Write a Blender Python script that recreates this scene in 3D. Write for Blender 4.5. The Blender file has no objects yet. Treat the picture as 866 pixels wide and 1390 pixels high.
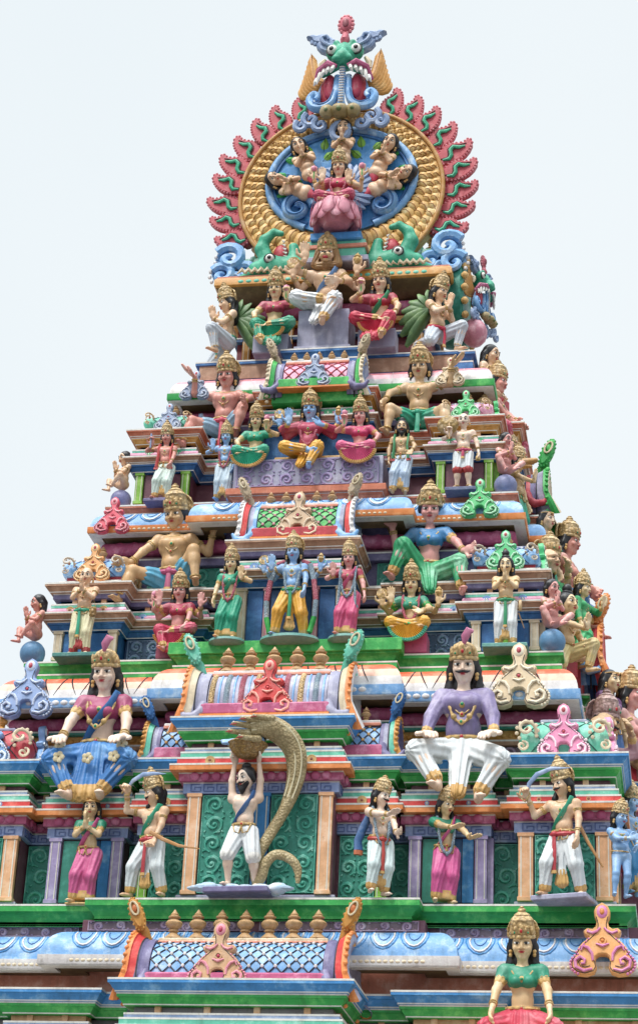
# Painted South Indian temple gateway tower seen from the street below, built as one place in metres.
import bpy, math, random
import numpy as np
from mathutils import Vector, Matrix
random.seed(7)
S = bpy.context.scene
COL = S.collection
R = math.radians
# ------------------------------------------------------------------ camera
YAW, PITCH, ROLL, FOC = R(11.0), R(25.4), R(2.8), 2705.0
_D = Vector((-math.sin(YAW)*math.cos(PITCH), math.cos(YAW)*math.cos(PITCH), math.sin(PITCH)))
_R0 = Vector((math.cos(YAW), math.sin(YAW), 0)); _U0 = _R0.cross(_D)
_R = _R0*math.cos(ROLL)+_U0*math.sin(ROLL); _U = -_R0*math.sin(ROLL)+_U0*math.cos(ROLL)
EYE = Vector((4.904, -22.142, 1.6))
def at(px, py, Y):
    """world point on the plane y=Y that stands at a pixel of the photograph"""
    v = _D*FOC+_R*(px-433)+_U*(695-py)
    return EYE+v*((Y-EYE.y)/v.y)
def xat(px, Y, Z):
    """X of the point with this depth and height that stands in a column of the photograph"""
    lo, hi = -12., 12.
    for _ in range(40):
        m = (lo+hi)/2; v = Vector((m, Y, Z))-EYE
        if 433+FOC*v.dot(_R)/v.dot(_D) < px: lo = m
        else: hi = m
    return m
# ------------------------------------------------------------------ materials
def lin(h):
    h = h.lstrip('#'); o = []
    for i in (0, 2, 4):
        c = int(h[i:i+2], 16)/255
        o.append(c/12.92 if c <= .04045 else ((c+.055)/1.055)**2.4)
    return o
MATS = {}
def paint(name, hexc, rough=.5, wear=.30, bump=.25, metal=0., scale=1., light=None, streak=0.):
    """old gloss paint on plaster: a patchy tone, worn paler spots, grime specks, brush grain"""
    if name in MATS: return MATS[name]
    m = bpy.data.materials.new(name); m.use_nodes = True
    nt = m.node_tree; N = nt.nodes; L = nt.links
    b = N['Principled BSDF']; b.inputs['Roughness'].default_value = rough; b.inputs['Metallic'].default_value = metal
    c = lin(hexc); g_ = .3*c[0]+.6*c[1]+.1*c[2]; c = [min(1, (x-(g_-x)*.03)*.97+.015) if g_ > .02 else x for x in c]; tc = N.new('ShaderNodeTexCoord')
    n1 = N.new('ShaderNodeTexNoise'); n1.inputs['Scale'].default_value = 5*scale; n1.inputs['Detail'].default_value = 5; n1.inputs['Roughness'].default_value = .65
    L.new(tc.outputs['Object'], n1.inputs['Vector'])
    r1 = N.new('ShaderNodeValToRGB'); e = r1.color_ramp.elements
    e[0].position = .30; e[1].position = .72
    dk = [x*(1-.42*wear*1.6) for x in c]
    lt = [min(.9, x*1.04+.01) for x in lin(light)] if light else [x+(.85-x)*wear*.6 for x in c]
    e[0].color = (*dk, 1); e[1].color = (*lt, 1)
    mid = e.new(.5); mid.color = (*c, 1)
    L.new(n1.outputs['Fac'], r1.inputs['Fac'])
    n2 = N.new('ShaderNodeTexNoise'); n2.inputs['Scale'].default_value = 26*scale; n2.inputs['Detail'].default_value = 4; n2.inputs['Roughness'].default_value = .7
    mp = N.new('ShaderNodeMapping'); mp.inputs['Scale'].default_value = (1, 1, .35)
    L.new(tc.outputs['Object'], mp.inputs['Vector']); L.new(mp.outputs['Vector'], n2.inputs['Vector'])
    r2 = N.new('ShaderNodeValToRGB'); e = r2.color_ramp.elements
    e[0].position = .60; e[0].color = (0, 0, 0, 1); e[1].position = .78; e[1].color = (1, 1, 1, 1)
    L.new(n2.outputs['Fac'], r2.inputs['Fac'])
    mu = N.new('ShaderNodeMath'); mu.operation = 'MULTIPLY'; mu.inputs[1].default_value = .55
    L.new(r2.outputs['Color'], mu.inputs[0])
    mx = N.new('ShaderNodeMixRGB'); mx.inputs['Color2'].default_value = (c[0]*.30+.02, c[1]*.28+.018, c[2]*.26+.015, 1)
    L.new(mu.outputs[0], mx.inputs['Fac']); L.new(r1.outputs['Color'], mx.inputs['Color1'])
    # rain streaks: narrow in plan, long in height, laid over the whole tower by world position
    geo = N.new('ShaderNodeNewGeometry'); mp2 = N.new('ShaderNodeMapping'); mp2.inputs['Scale'].default_value = (9, 9, .9); L.new(geo.outputs['Position'], mp2.inputs['Vector'])
    n4 = N.new('ShaderNodeTexNoise'); n4.inputs['Scale'].default_value = 1.; n4.inputs['Detail'].default_value = 5; n4.inputs['Roughness'].default_value = .7; L.new(mp2.outputs['Vector'], n4.inputs['Vector'])
    r4 = N.new('ShaderNodeValToRGB'); e = r4.color_ramp.elements; e[0].position = .52; e[0].color = (0, 0, 0, 1); e[1].position = .74; e[1].color = (.5, .5, .5, 1); L.new(n4.outputs['Fac'], r4.inputs['Fac'])
    mx4 = N.new('ShaderNodeMixRGB'); mx4.blend_type = 'MULTIPLY'; mx4.inputs['Color2'].default_value = (.50, .46, .40, 1); L.new(r4.outputs['Color'], mx4.inputs['Fac']); L.new(mx.outputs['Color'], mx4.inputs['Color1'])
    L.new(mx4.outputs['Color'], b.inputs['Base Color'])
    n3 = N.new('ShaderNodeTexNoise'); n3.inputs['Scale'].default_value = 38*scale; n3.inputs['Detail'].default_value = 3
    L.new(tc.outputs['Object'], n3.inputs['Vector'])
    bp = N.new('ShaderNodeBump'); bp.inputs['Strength'].default_value = bump; bp.inputs['Distance'].default_value = .012
    L.new(n3.outputs['Fac'], bp.inputs['Height']); L.new(bp.outputs['Normal'], b.inputs['Normal'])
    MATS[name] = m; return m
def gilt(name, hexc, scale=55., dark='#4a3418', strength=.9, light=None):
    """gilded, finely chased plaster: cell relief with a darker tone between the cells"""
    if name in MATS: return MATS[name]
    m = paint(name, hexc, rough=.45, wear=.35, bump=.2, light=light)
    nt = m.node_tree; N = nt.nodes; L = nt.links; b = N['Principled BSDF']
    tc = N.new('ShaderNodeTexCoord'); v = N.new('ShaderNodeTexVoronoi'); v.inputs['Scale'].default_value = scale
    L.new(tc.outputs['Object'], v.inputs['Vector'])
    r = N.new('ShaderNodeValToRGB'); e = r.color_ramp.elements; e[0].position = .38; e[0].color = (0, 0, 0, 1); e[1].position = .62; e[1].color = (1, 1, 1, 1)
    L.new(v.outputs['Distance'], r.inputs['Fac'])
    src = b.inputs['Base Color'].links[0].from_socket
    mx = N.new('ShaderNodeMixRGB'); mx.inputs['Color2'].default_value = (*lin(dark), 1)
    mu = N.new('ShaderNodeMath'); mu.operation = 'MULTIPLY'; mu.inputs[1].default_value = .42; L.new(r.outputs['Color'], mu.inputs[0])
    L.new(mu.outputs[0], mx.inputs['Fac']); L.new(src, mx.inputs['Color1']); L.new(mx.outputs['Color'], b.inputs['Base Color'])
    bp = N.new('ShaderNodeBump'); bp.invert = True; bp.inputs['Strength'].default_value = strength; bp.inputs['Distance'].default_value = .02
    L.new(v.outputs['Distance'], bp.inputs['Height']); L.new(bp.outputs['Normal'], b.inputs['Normal'])
    return m
def M(x):
    if not isinstance(x, str): return x
    return MATS[x] if x in MATS else paint('paint_'+x.lstrip('#'), x)
# ------------------------------------------------------------------ mesh builder
class MB:
    def __init__(s): s.v = []; s.f = []; s.m = []; s.mats = []; s.mi = 0
    def mat(s, m):
        m = M(m)
        if m not in s.mats: s.mats.append(m)
        s.mi = s.mats.index(m); return s
    def add(s, vs, fs):
        o = len(s.v); s.v.extend([tuple(p) for p in vs]); s.f.extend([tuple(i+o for i in f) for f in fs]); s.m.extend([s.mi]*len(fs)); return s
    def box(s, x0, x1, y0, y1, z0, z1, b=0.):
        if x0 > x1: x0, x1 = x1, x0
        if b <= 0:
            vs = [(x, y, z) for z in (z0, z1) for x, y in ((x0, y0), (x1, y0), (x1, y1), (x0, y1))]
            fs = [(3, 2, 1, 0), (4, 5, 6, 7)]+[(i, (i+1) % 4, 4+(i+1) % 4, 4+i) for i in range(4)]
            return s.add(vs, fs)
        lv = [(b, z0), (0, z0+b), (0, z1-b), (b, z1)]; vs = []
        for o, z in lv: vs += [(x0+o, y0+o, z), (x1-o, y0+o, z), (x1-o, y1-o, z), (x0+o, y1-o, z)]
        fs = [(3, 2, 1, 0), (12, 13, 14, 15)]
        for k in range(3): fs += [(4*k+i, 4*k+(i+1) % 4, 4*k+4+(i+1) % 4, 4*k+4+i) for i in range(4)]
        return s.add(vs, fs)
    def tube(s, pts, rad, n=8, sx=1., closed=False, up=None):
        pts = [Vector(p) for p in pts]; N = len(pts)
        if not hasattr(rad, '__len__'): rad = [rad]*N
        vs = []; ref = Vector(up) if up else None; pr = None
        for i, p in enumerate(pts):
            if closed: t = pts[(i+1) % N]-pts[i-1]
            else: t = pts[min(i+1, N-1)]-pts[max(i-1, 0)]
            if t.length < 1e-9: t = Vector((0, 0, 1))
            t.normalize()
            if ref is not None: a = ref.cross(t)
            elif pr is not None: a = pr-t*pr.dot(t)
            else: a = t.cross(Vector((0, 1, 0)) if abs(t.y) < .9 else Vector((1, 0, 0)))
            if a.length < 1e-6: a = t.orthogonal()
            a.normalize(); pr = a; b = t.cross(a)
            for k in range(n):
                w = 2*math.pi*k/n; vs.append(p+a*(math.cos(w)*rad[i])+b*(math.sin(w)*rad[i]*sx))
        fs = []; seg = N if closed else N-1
        for i in range(seg):
            j = (i+1) % N
            for k in range(n): fs.append((i*n+k, i*n+(k+1) % n, j*n+(k+1) % n, j*n+k))
        if not closed: fs.append(tuple(range(n-1, -1, -1))); fs.append(tuple((N-1)*n+k for k in range(n)))
        return s.add(vs, fs)
    def lathe(s, prof, n=20, c=(0, 0, 0), axis='z', a0=0., a1=2*math.pi, sq=(1, 1), rfun=None):
        full = abs(a1-a0-2*math.pi) < 1e-6; m = n if full else n+1; vs = []
        for r, z in prof:
            for k in range(m):
                w = a0+(a1-a0)*k/n; q = r*(rfun(w) if rfun else 1)
                x, y = q*math.cos(w)*sq[0], q*math.sin(w)*sq[1]
                if axis == 'z': vs.append((c[0]+x, c[1]+y, c[2]+z))
                elif axis == 'x': vs.append((c[0]+z, c[1]+x, c[2]+y))
                else: vs.append((c[0]+x, c[1]+z, c[2]+y))
        fs = []
        for i in range(len(prof)-1):
            for k in range(n):
                a, b = k, (k+1) % m
                fs.append((i*m+a, i*m+b, (i+1)*m+b, (i+1)*m+a))
        if full:
            if prof[0][0] > 1e-5: fs.append(tuple(range(n-1, -1, -1)))
            if prof[-1][0] > 1e-5: fs.append(tuple((len(prof)-1)*m+k for k in range(n)))
        else:
            fs.append(tuple(i*m for i in range(len(prof)))); fs.append(tuple(i*m+n for i in range(len(prof)-1, -1, -1)))
        return s.add(vs, fs)
    def ball(s, c, r, n=10, k=6, rot=None):
        if not hasattr(r, '__len__'): r = (r, r, r)
        vs = []
        for i in range(k+1):
            ph = math.pi*i/k
            for j in range(n):
                th = 2*math.pi*j/n; p = Vector((r[0]*math.sin(ph)*math.cos(th), r[1]*math.sin(ph)*math.sin(th), -r[2]*math.cos(ph)))
                if rot: p = rot @ p
                vs.append((c[0]+p.x, c[1]+p.y, c[2]+p.z))
        fs = [(i*n+j, i*n+(j+1) % n, (i+1)*n+(j+1) % n, (i+1)*n+j) for i in range(k) for j in range(n)]
        return s.add(vs, fs)
    def prism(s, poly, y0, y1, b=0., c=(0, 0, 0)):
        """outline in x-z given counter-clockwise, thickness along y, front edge (y0) chamfered by b"""
        P = [Vector((p[0], p[1])) for p in poly]; n = len(P); ins = []
        for i in range(n):
            e0 = (P[i]-P[i-1]); e1 = (P[(i+1) % n]-P[i])
            n0 = Vector((-e0.y, e0.x)); n1 = Vector((-e1.y, e1.x))
            q = (n0.normalized() if n0.length > 1e-9 else n0)+(n1.normalized() if n1.length > 1e-9 else n1)
            ins.append(P[i]+(q.normalized()*b if q.length > 1e-6 else Vector((0, 0))))
        vs = [(c[0]+p.x, c[1]+y0, c[2]+p.y) for p in ins]+[(c[0]+p.x, c[1]+y0+b, c[2]+p.y) for p in P]+[(c[0]+p.x, c[1]+y1, c[2]+p.y) for p in P]
        fs = [tuple(range(n)), tuple(range(3*n-1, 2*n-1, -1))]
        for k in (0, 1): fs += [(k*n+i, (k+1)*n+i, (k+1)*n+(i+1) % n, k*n+(i+1) % n) for i in range(n)]
        return s.add(vs, fs)
    def sweep(s, poly, prof, back=None):
        """closed moulding swept round a counter-clockwise plan polygon; prof = closed loop of (out, z)"""
        P = [Vector(p) for p in poly]; n = len(P); m = len(prof); vs = []
        for o, z in prof:
            for i in range(n):
                e0 = (P[i]-P[i-1]).normalized(); e1 = (P[(i+1) % n]-P[i]).normalized()
                n0 = Vector((e0.y, -e0.x)); n1 = Vector((e1.y, -e1.x)); q = n0+n1
                q = q/max(.3, (1+n0.dot(n1)))
                p = P[i]+q*o; vs.append((p.x, p.y, z))
        fs = []
        for k in range(m):
            l = (k+1) % m
            for i in range(n):
                j = (i+1) % n; fs.append((k*n+i, k*n+j, l*n+j, l*n+i))
        return s.add(vs, fs)
    def merge(s, o, mat=None):
        off = len(s.v); remap = []
        for m in o.mats:
            if m not in s.mats: s.mats.append(m)
            remap.append(s.mats.index(m))
        if mat is None: s.v.extend(o.v)
        else: s.v.extend([tuple(mat @ Vector(p)) for p in o.v])
        s.f.extend([tuple(i+off for i in f) for f in o.f]); s.m.extend([remap[i] for i in o.m]); return s
    def mesh(s, name, smooth=False, recalc=True):
        me = bpy.data.meshes.new(name); me.from_pydata(s.v, [], s.f)
        for m in s.mats: me.materials.append(m)
        me.polygons.foreach_set('material_index', s.m)
        if recalc:
            import bmesh
            bm = bmesh.new(); bm.from_mesh(me); bmesh.ops.recalc_face_normals(bm, faces=bm.faces); bm.to_mesh(me); bm.free()
        if smooth:
            me.polygons.foreach_set('use_smooth', [True]*len(me.polygons))
            if smooth != 'all': me.set_sharp_from_angle(angle=R(smooth if smooth is not True else 40))
        me.update(); return me
    def build(s, name, parent=None, smooth=True, loc=None, rot=None, scale=None, label=None):
        return link(name, s.mesh(name, smooth), parent, loc, rot, scale, label)
def link(name, me, parent=None, loc=None, rot=None, scale=None, label=None):
    o = bpy.data.objects.new(name, me); COL.objects.link(o)
    if parent is not None: o.parent = parent
    if loc is not None: o.location = loc
    if rot is not None: o.rotation_euler = rot
    if scale is not None: o.scale = scale if hasattr(scale, '__len__') else (scale,)*3
    if label: o['label'] = label
    return o
def thing(name, label, cat, loc=(0, 0, 0), rotz=0., scale=1., group=None):
    o = bpy.data.objects.new(name, None); COL.objects.link(o); o.location = loc; o.rotation_euler = (0, 0, rotz); o.scale = (scale,)*3
    o.empty_display_size = .2; o['label'] = label; o['category'] = cat
    if group: o['group'] = group
    return o
# ------------------------------------------------------------------ sculpted surfaces: distance field of tapered limbs, meshed with surface nets
def rc(a, b, ra, rb, m=0, k=.02, fold=None, sc=None, hem=None): return dict(t='rc', a=np.array(a, float), b=np.array(b, float), ra=ra, rb=rb, m=m, k=k, fold=fold, sc=sc, hem=hem)
def el(c, r, m=0, k=.02, rot=None, sub=False): return dict(t='el', c=np.array(c, float), r=np.array(r if hasattr(r, '__len__') else (r, r, r), float), m=m, k=k, rot=None if rot is None else np.array(rot), sub=sub)
def sdf_mesh(prims, h, mats, name, smooth=True):
    pad = .03+2*h; los = []; his = []
    for p in prims:
        if p['t'] == 'rc':
            r = max(p['ra'], p['rb'])+(p['fold'][0] if p['fold'] else 0); rr = np.full(3, r)
            if p['sc'] is not None: rr = r/np.array(p['sc'])
            lo = np.minimum(p['a'], p['b'])-rr; hi = np.maximum(p['a'], p['b'])+rr
        else:
            q = np.full(3, p['r'].max()) if p['rot'] is not None else p['r']; lo = p['c']-q; hi = p['c']+q
        p['lo'] = lo; p['hi'] = hi
        if not p.get('sub'): los.append(lo); his.append(hi)
    o = np.min(los, 0)-3*h; top = np.max(his, 0)+3*h; n = np.ceil((top-o)/h).astype(int)+1
    d = np.full(n, 1.0, np.float32); idx = np.zeros(n, np.int8)
    for p in prims:
        a = np.maximum(0, np.floor((p['lo']-pad-o)/h).astype(int)); b = np.minimum(n, np.ceil((p['hi']+pad-o)/h).astype(int)+1)
        sl = tuple(slice(a[i], b[i]) for i in range(3))
        X = (o[0]+h*np.arange(a[0], b[0], dtype=np.float32)).reshape(-1, 1, 1); Y = (o[1]+h*np.arange(a[1], b[1], dtype=np.float32)).reshape(1, -1, 1); Z = (o[2]+h*np.arange(a[2], b[2], dtype=np.float32)).reshape(1, 1, -1)
        mid = p['m']
        if p['t'] == 'rc':
            sx, sy, sz = p['sc'] if p['sc'] is not None else (1, 1, 1)
            c0 = (p['a']+p['b'])/2 if p['sc'] is not None else p['a']
            A = (p['a']-c0)*np.array((sx, sy, sz)); B = (p['b']-c0)*np.array((sx, sy, sz)); ba = B-A; L2 = float(ba@ba)+1e-12
            px = (X-c0[0])*sx-A[0]; py = (Y-c0[1])*sy-A[1]; pz = (Z-c0[2])*sz-A[2]
            t = np.clip((px*ba[0]+py*ba[1]+pz*ba[2])/L2, 0, 1); r = p['ra']+(p['rb']-p['ra'])*t
            qx = px-t*ba[0]; qy = py-t*ba[1]; qz = pz-t*ba[2]
            if p['fold']:
                am, nf, tw = p['fold'][:3]; u = ba/math.sqrt(L2); e1 = np.cross(u, (1., .01, 0)); e1 /= np.linalg.norm(e1); e2 = np.cross(u, e1)
                r = r+am*np.sin(nf*np.arctan2(qx*e1[0]+qy*e1[1]+qz*e1[2], qx*e2[0]+qy*e2[1]+qz*e2[2])+tw*t)
            q = (np.sqrt(qx*qx+qy*qy+qz*qz)-r)/max(sx, sy, sz)
            if p['hem'] is not None: mid = np.where(t > p['hem'][0], p['hem'][1], p['m']).astype(np.int8)
        else:
            px, py, pz = X-p['c'][0], Y-p['c'][1], Z-p['c'][2]
            if p['rot'] is not None:
                m = p['rot'].T; px, py, pz = m[0, 0]*px+m[0, 1]*py+m[0, 2]*pz, m[1, 0]*px+m[1, 1]*py+m[1, 2]*pz, m[2, 0]*px+m[2, 1]*py+m[2, 2]*pz
            rx, ry, rz = p['r']; k0 = np.sqrt((px/rx)**2+(py/ry)**2+(pz/rz)**2); k1 = np.sqrt((px/rx**2)**2+(py/ry**2)**2+(pz/rz**2)**2)+1e-9; q = k0*(k0-1)/k1
        cur = d[sl]; k = p['k']
        if p.get('sub'):
            hh = np.clip(.5-.5*(cur+q)/k, 0, 1); d[sl] = cur*(1-hh)+(-q)*hh+k*hh*(1-hh)
        else:
            idx[sl] = np.where(q < cur, mid, idx[sl])
            hh = np.clip(.5+.5*(cur-q)/k, 0, 1); d[sl] = cur*(1-hh)+q*hh-k*hh*(1-hh)
    ins = d < 0; c8 = [ins[i:n[0]-1+i, j:n[1]-1+j, l:n[2]-1+l] for i in (0, 1) for j in (0, 1) for l in (0, 1)]
    an = c8[0].copy(); al = c8[0].copy()
    for c in c8[1:]: an |= c; al &= c
    cells = np.argwhere(an & ~al); offs = [(i, j, l) for i in (0, 1) for j in (0, 1) for l in (0, 1)]
    val = np.stack([d[cells[:, 0]+a, cells[:, 1]+b, cells[:, 2]+c] for a, b, c in offs], 1)
    acc = np.zeros((len(cells), 3)); cnt = np.zeros(len(cells))
    for i, A in enumerate(offs):
        for j, B in enumerate(offs):
            if j > i and sum(abs(A[q]-B[q]) for q in range(3)) == 1:
                v0, v1 = val[:, i], val[:, j]; cr = (v0 < 0) != (v1 < 0); t = np.where(cr, v0/np.where(cr, v0-v1, 1), 0)
                for q in range(3): acc[:, q] += np.where(cr, A[q]+(B[q]-A[q])*t, 0)
                cnt += cr
    V = o+h*(cells+acc/cnt[:, None]); vid = np.full(tuple(n), -1, np.int32); vid[cells[:, 0], cells[:, 1], cells[:, 2]] = np.arange(len(cells)); quads = []; qm = []
    for ax in range(3):
        s0 = [slice(1, n[q]-1) for q in range(3)]; s1 = list(s0); s1[ax] = slice(2, n[ax]); s0[ax] = slice(1, n[ax]-1)
        a = ins[tuple(s0)]; b = ins[tuple(s1)]; e = np.argwhere(a != b)+1
        if not len(e): continue
        u, w = [(1, 2), (2, 0), (0, 1)][ax]; g = []
        for du, dw in ((-1, -1), (0, -1), (0, 0), (-1, 0)):
            f = e.copy(); f[:, u] += du; f[:, w] += dw; g.append(vid[f[:, 0], f[:, 1], f[:, 2]])
        Q = np.stack(g, 1); fl = ins[e[:, 0], e[:, 1], e[:, 2]]; Q[~fl] = Q[~fl][:, ::-1]
        quads.append(Q); f2 = e.copy(); f2[:, ax] += 1; src = np.where(fl[:, None], e, f2); qm.append(idx[src[:, 0], src[:, 1], src[:, 2]])
    Q = np.concatenate(quads); qm = np.concatenate(qm); ok = (Q >= 0).all(1); Q = Q[ok]; qm = qm[ok]
    me = bpy.data.meshes.new(name); me.vertices.add(len(V)); me.vertices.foreach_set('co', V.astype(np.float32).ravel())
    me.loops.add(Q.size); me.loops.foreach_set('vertex_index', Q.ravel().astype(np.int32)); me.polygons.add(len(Q))
    me.polygons.foreach_set('loop_start', np.arange(0, Q.size, 4, dtype=np.int32)); me.polygons.foreach_set('loop_total', np.full(len(Q), 4, np.int32))
    for m in mats: me.materials.append(M(m))
    me.polygons.foreach_set('material_index', qm.astype(np.int32)); me.polygons.foreach_set('use_smooth', np.ones(len(Q), bool))
    me.update(calc_edges=True); me.validate(); return me
# ------------------------------------------------------------------ painted statues
for nm, hx, lt in (('skin_cream', '#deb795', '#f3d8c0'), ('skin_beige', '#c9a67e', '#dfc4a4'), ('skin_pink', '#cf8d80', '#e8b8ab'), ('skin_pale', '#e6c9b4', '#f6e6da'), ('skin_blue', '#86aedb', '#c2d8ee'), ('skin_rose', '#d79a94', '#f0c6bd'),
                   ('skin_yellow', '#dcbc90', '#f0dbba'), ('skin_tan', '#c9a274', '#e0c098'), ('skin_brown', '#b98a5e', '#d3ac84'), ('hair_black', '#1b1a1d', '#34343c'), ('white_cloth', '#d8dce0', '#f2f4f4'), ('eye_white', '#e8e6e0', '#ffffff'), ('eye_black', '#141214', '#242024'), ('lip_red', '#b3343c', '#c8505a')):
    paint(nm, hx, light=lt, wear=.12 if 'skin' in nm else .2, rough=.45, bump=.12)
gilt('gilt', '#cfae78', 40., light='#ead2a6', strength=.8); gilt('gilt_mauve', '#b08f8c', 40., light='#d0b4ac', strength=.8); gilt('gilt_fine', '#d4b070', 30., strength=.7, light='#ecd4a4'); gilt('gilt_dull', '#a98a5c', 46., light='#c9ad80')
paint('gold_plain', '#cfa565', light='#e6c68e', wear=.2); paint('jewel_red', '#b8262c', rough=.2); paint('jewel_green', '#1d8a5a', rough=.2); paint('jewel_blue', '#2c5fa8', rough=.2)
gilt('garland_pink', '#c9687c', 95., dark='#7a2f40', strength=1., light='#eeb3bd'); gilt('garland_white', '#9fb6c6', 95., dark='#3f6078', strength=1., light='#e8eef0')
def V3(p): return np.array(p, float)
def ik(a, b, l1, l2, pole):
    a, b, pole = V3(a), V3(b), V3(pole); d = b-a; L = np.linalg.norm(d)
    mx = (l1+l2)*.995
    if L > mx: b = a+d/L*mx; d = b-a; L = mx
    if L < abs(l1-l2)+.01: L = abs(l1-l2)+.01
    u = d/np.linalg.norm(d); x = (l1*l1-l2*l2+L*L)/(2*L); h = math.sqrt(max(l1*l1-x*x, 0)); q = pole-u*float(pole@u); q /= np.linalg.norm(q)+1e-9
    return a+u*x+q*h, b
def hand(P, w, fd, pn, kind, m=0, side=1, s=1.3):
    """palm, four unequal fingers and a thumb; fd finger direction, pn the palm's facing"""
    fd = V3(fd)/np.linalg.norm(fd); pn = V3(pn); pn = pn-fd*float(pn@fd); pn /= np.linalg.norm(pn)+1e-9; sd = np.cross(fd, pn)*side
    c = V3(w)+fd*.034*s
    P.append(el(c, (.026*s, .0125*s, .034*s), m, .012, rot=np.stack([sd, pn, fd], 1)))
    curl = dict(open=.12, relax=.55, grip=1.5, pray=.02)[kind]
    for i, (o, l) in enumerate(((-.021, .040), (-.007, .048), (.007, .045), (.020, .034))):
        p = c+fd*.028*s+sd*o*s; a = curl*.55; d1 = fd*math.cos(a)+pn*math.sin(a)+sd*o*(4 if kind == 'open' else 1); q = p+d1*l*.55*s; a = curl*1.35; d2 = fd*math.cos(a)+pn*math.sin(a)+sd*o*2
        P.append(rc(p, q, .0088*s, .0078*s, m, .004)); P.append(rc(q, q+d2*l*.5*s, .0078*s, .0062*s, m, .003))
    p = c-sd*.02*s-fd*.012*s; q = p-sd*.024*s+fd*.018*s+pn*.006*s; P.append(rc(p, q, .0105*s, .009*s, m, .006)); P.append(rc(q, q+fd*.024*s+pn*.010*s*(2 if curl > 1 else .5)-sd*.004, .009*s, .007*s, m, .004))
    return c+pn*.02*s
POSE = {
 'stand': dict(pz=.50, FL=(-.075, 0, .04), FR=(.075, -.01, .04), KL=(0, -1, 0), KR=(0, -1, 0)),
 'contra': dict(pz=.49, px=.02, FL=(-.09, -.05, .04), FR=(.06, 0, .04), KL=(-.3, -1, 0), KR=(0, -1, 0)),
 'stride': dict(pz=.48, FL=(-.14, -.06, .04), FR=(.14, .02, .04), KL=(-.3, -1, 0), KR=(.3, -1, 0)),
 'cross': dict(pz=.085, FL=(.06, -.21, .045), FR=(-.07, -.20, .04), KL=(-1, -.35, .12), KR=(1, -.35, .12), seat=1),
 'ease': dict(pz=.10, FL=(.03, -.22, .04), FR=(.06, -.27, -.15), KL=(-1, -.4, .1), KR=(.6, -1, .5), seat=1),
 'easeL': dict(pz=.10, FL=(-.06, -.27, -.15), FR=(-.03, -.22, .04), KL=(-.6, -1, .5), KR=(1, -.4, .1), seat=1),
 'throne': dict(pz=.09, FL=(-.085, -.20, -.185), FR=(.085, -.20, -.185), KL=(-1.15, -.75, .25), KR=(1.15, -.75, .25), seat=1),
 'giantL': dict(pz=.09, FL=(-.26, -.22, -.12), FR=(.12, -.18, -.10), KL=(-.7, -.6, .9), KR=(.65, -.7, .9), seat=1),
 'giantR': dict(pz=.09, FL=(-.12, -.18, -.10), FR=(.26, -.22, -.12), KL=(-.65, -.7, .9), KR=(.7, -.6, .9), seat=1),
 'baby': dict(pz=.13, FL=(-.10, -.20, .03), FR=(.02, -.23, .05), KL=(-.8, -.8, .6), KR=(.8, -.8, .5), seat=1),
 'kneel': dict(pz=.20, FL=(-.16, .14, .04), FR=(.12, -.16, .04), KL=(-.3, -1, -.4), KR=(.3, -1, .8), seat=1),
 'bust': dict(pz=.0, FL=None, FR=None, seat=1)}
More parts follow.
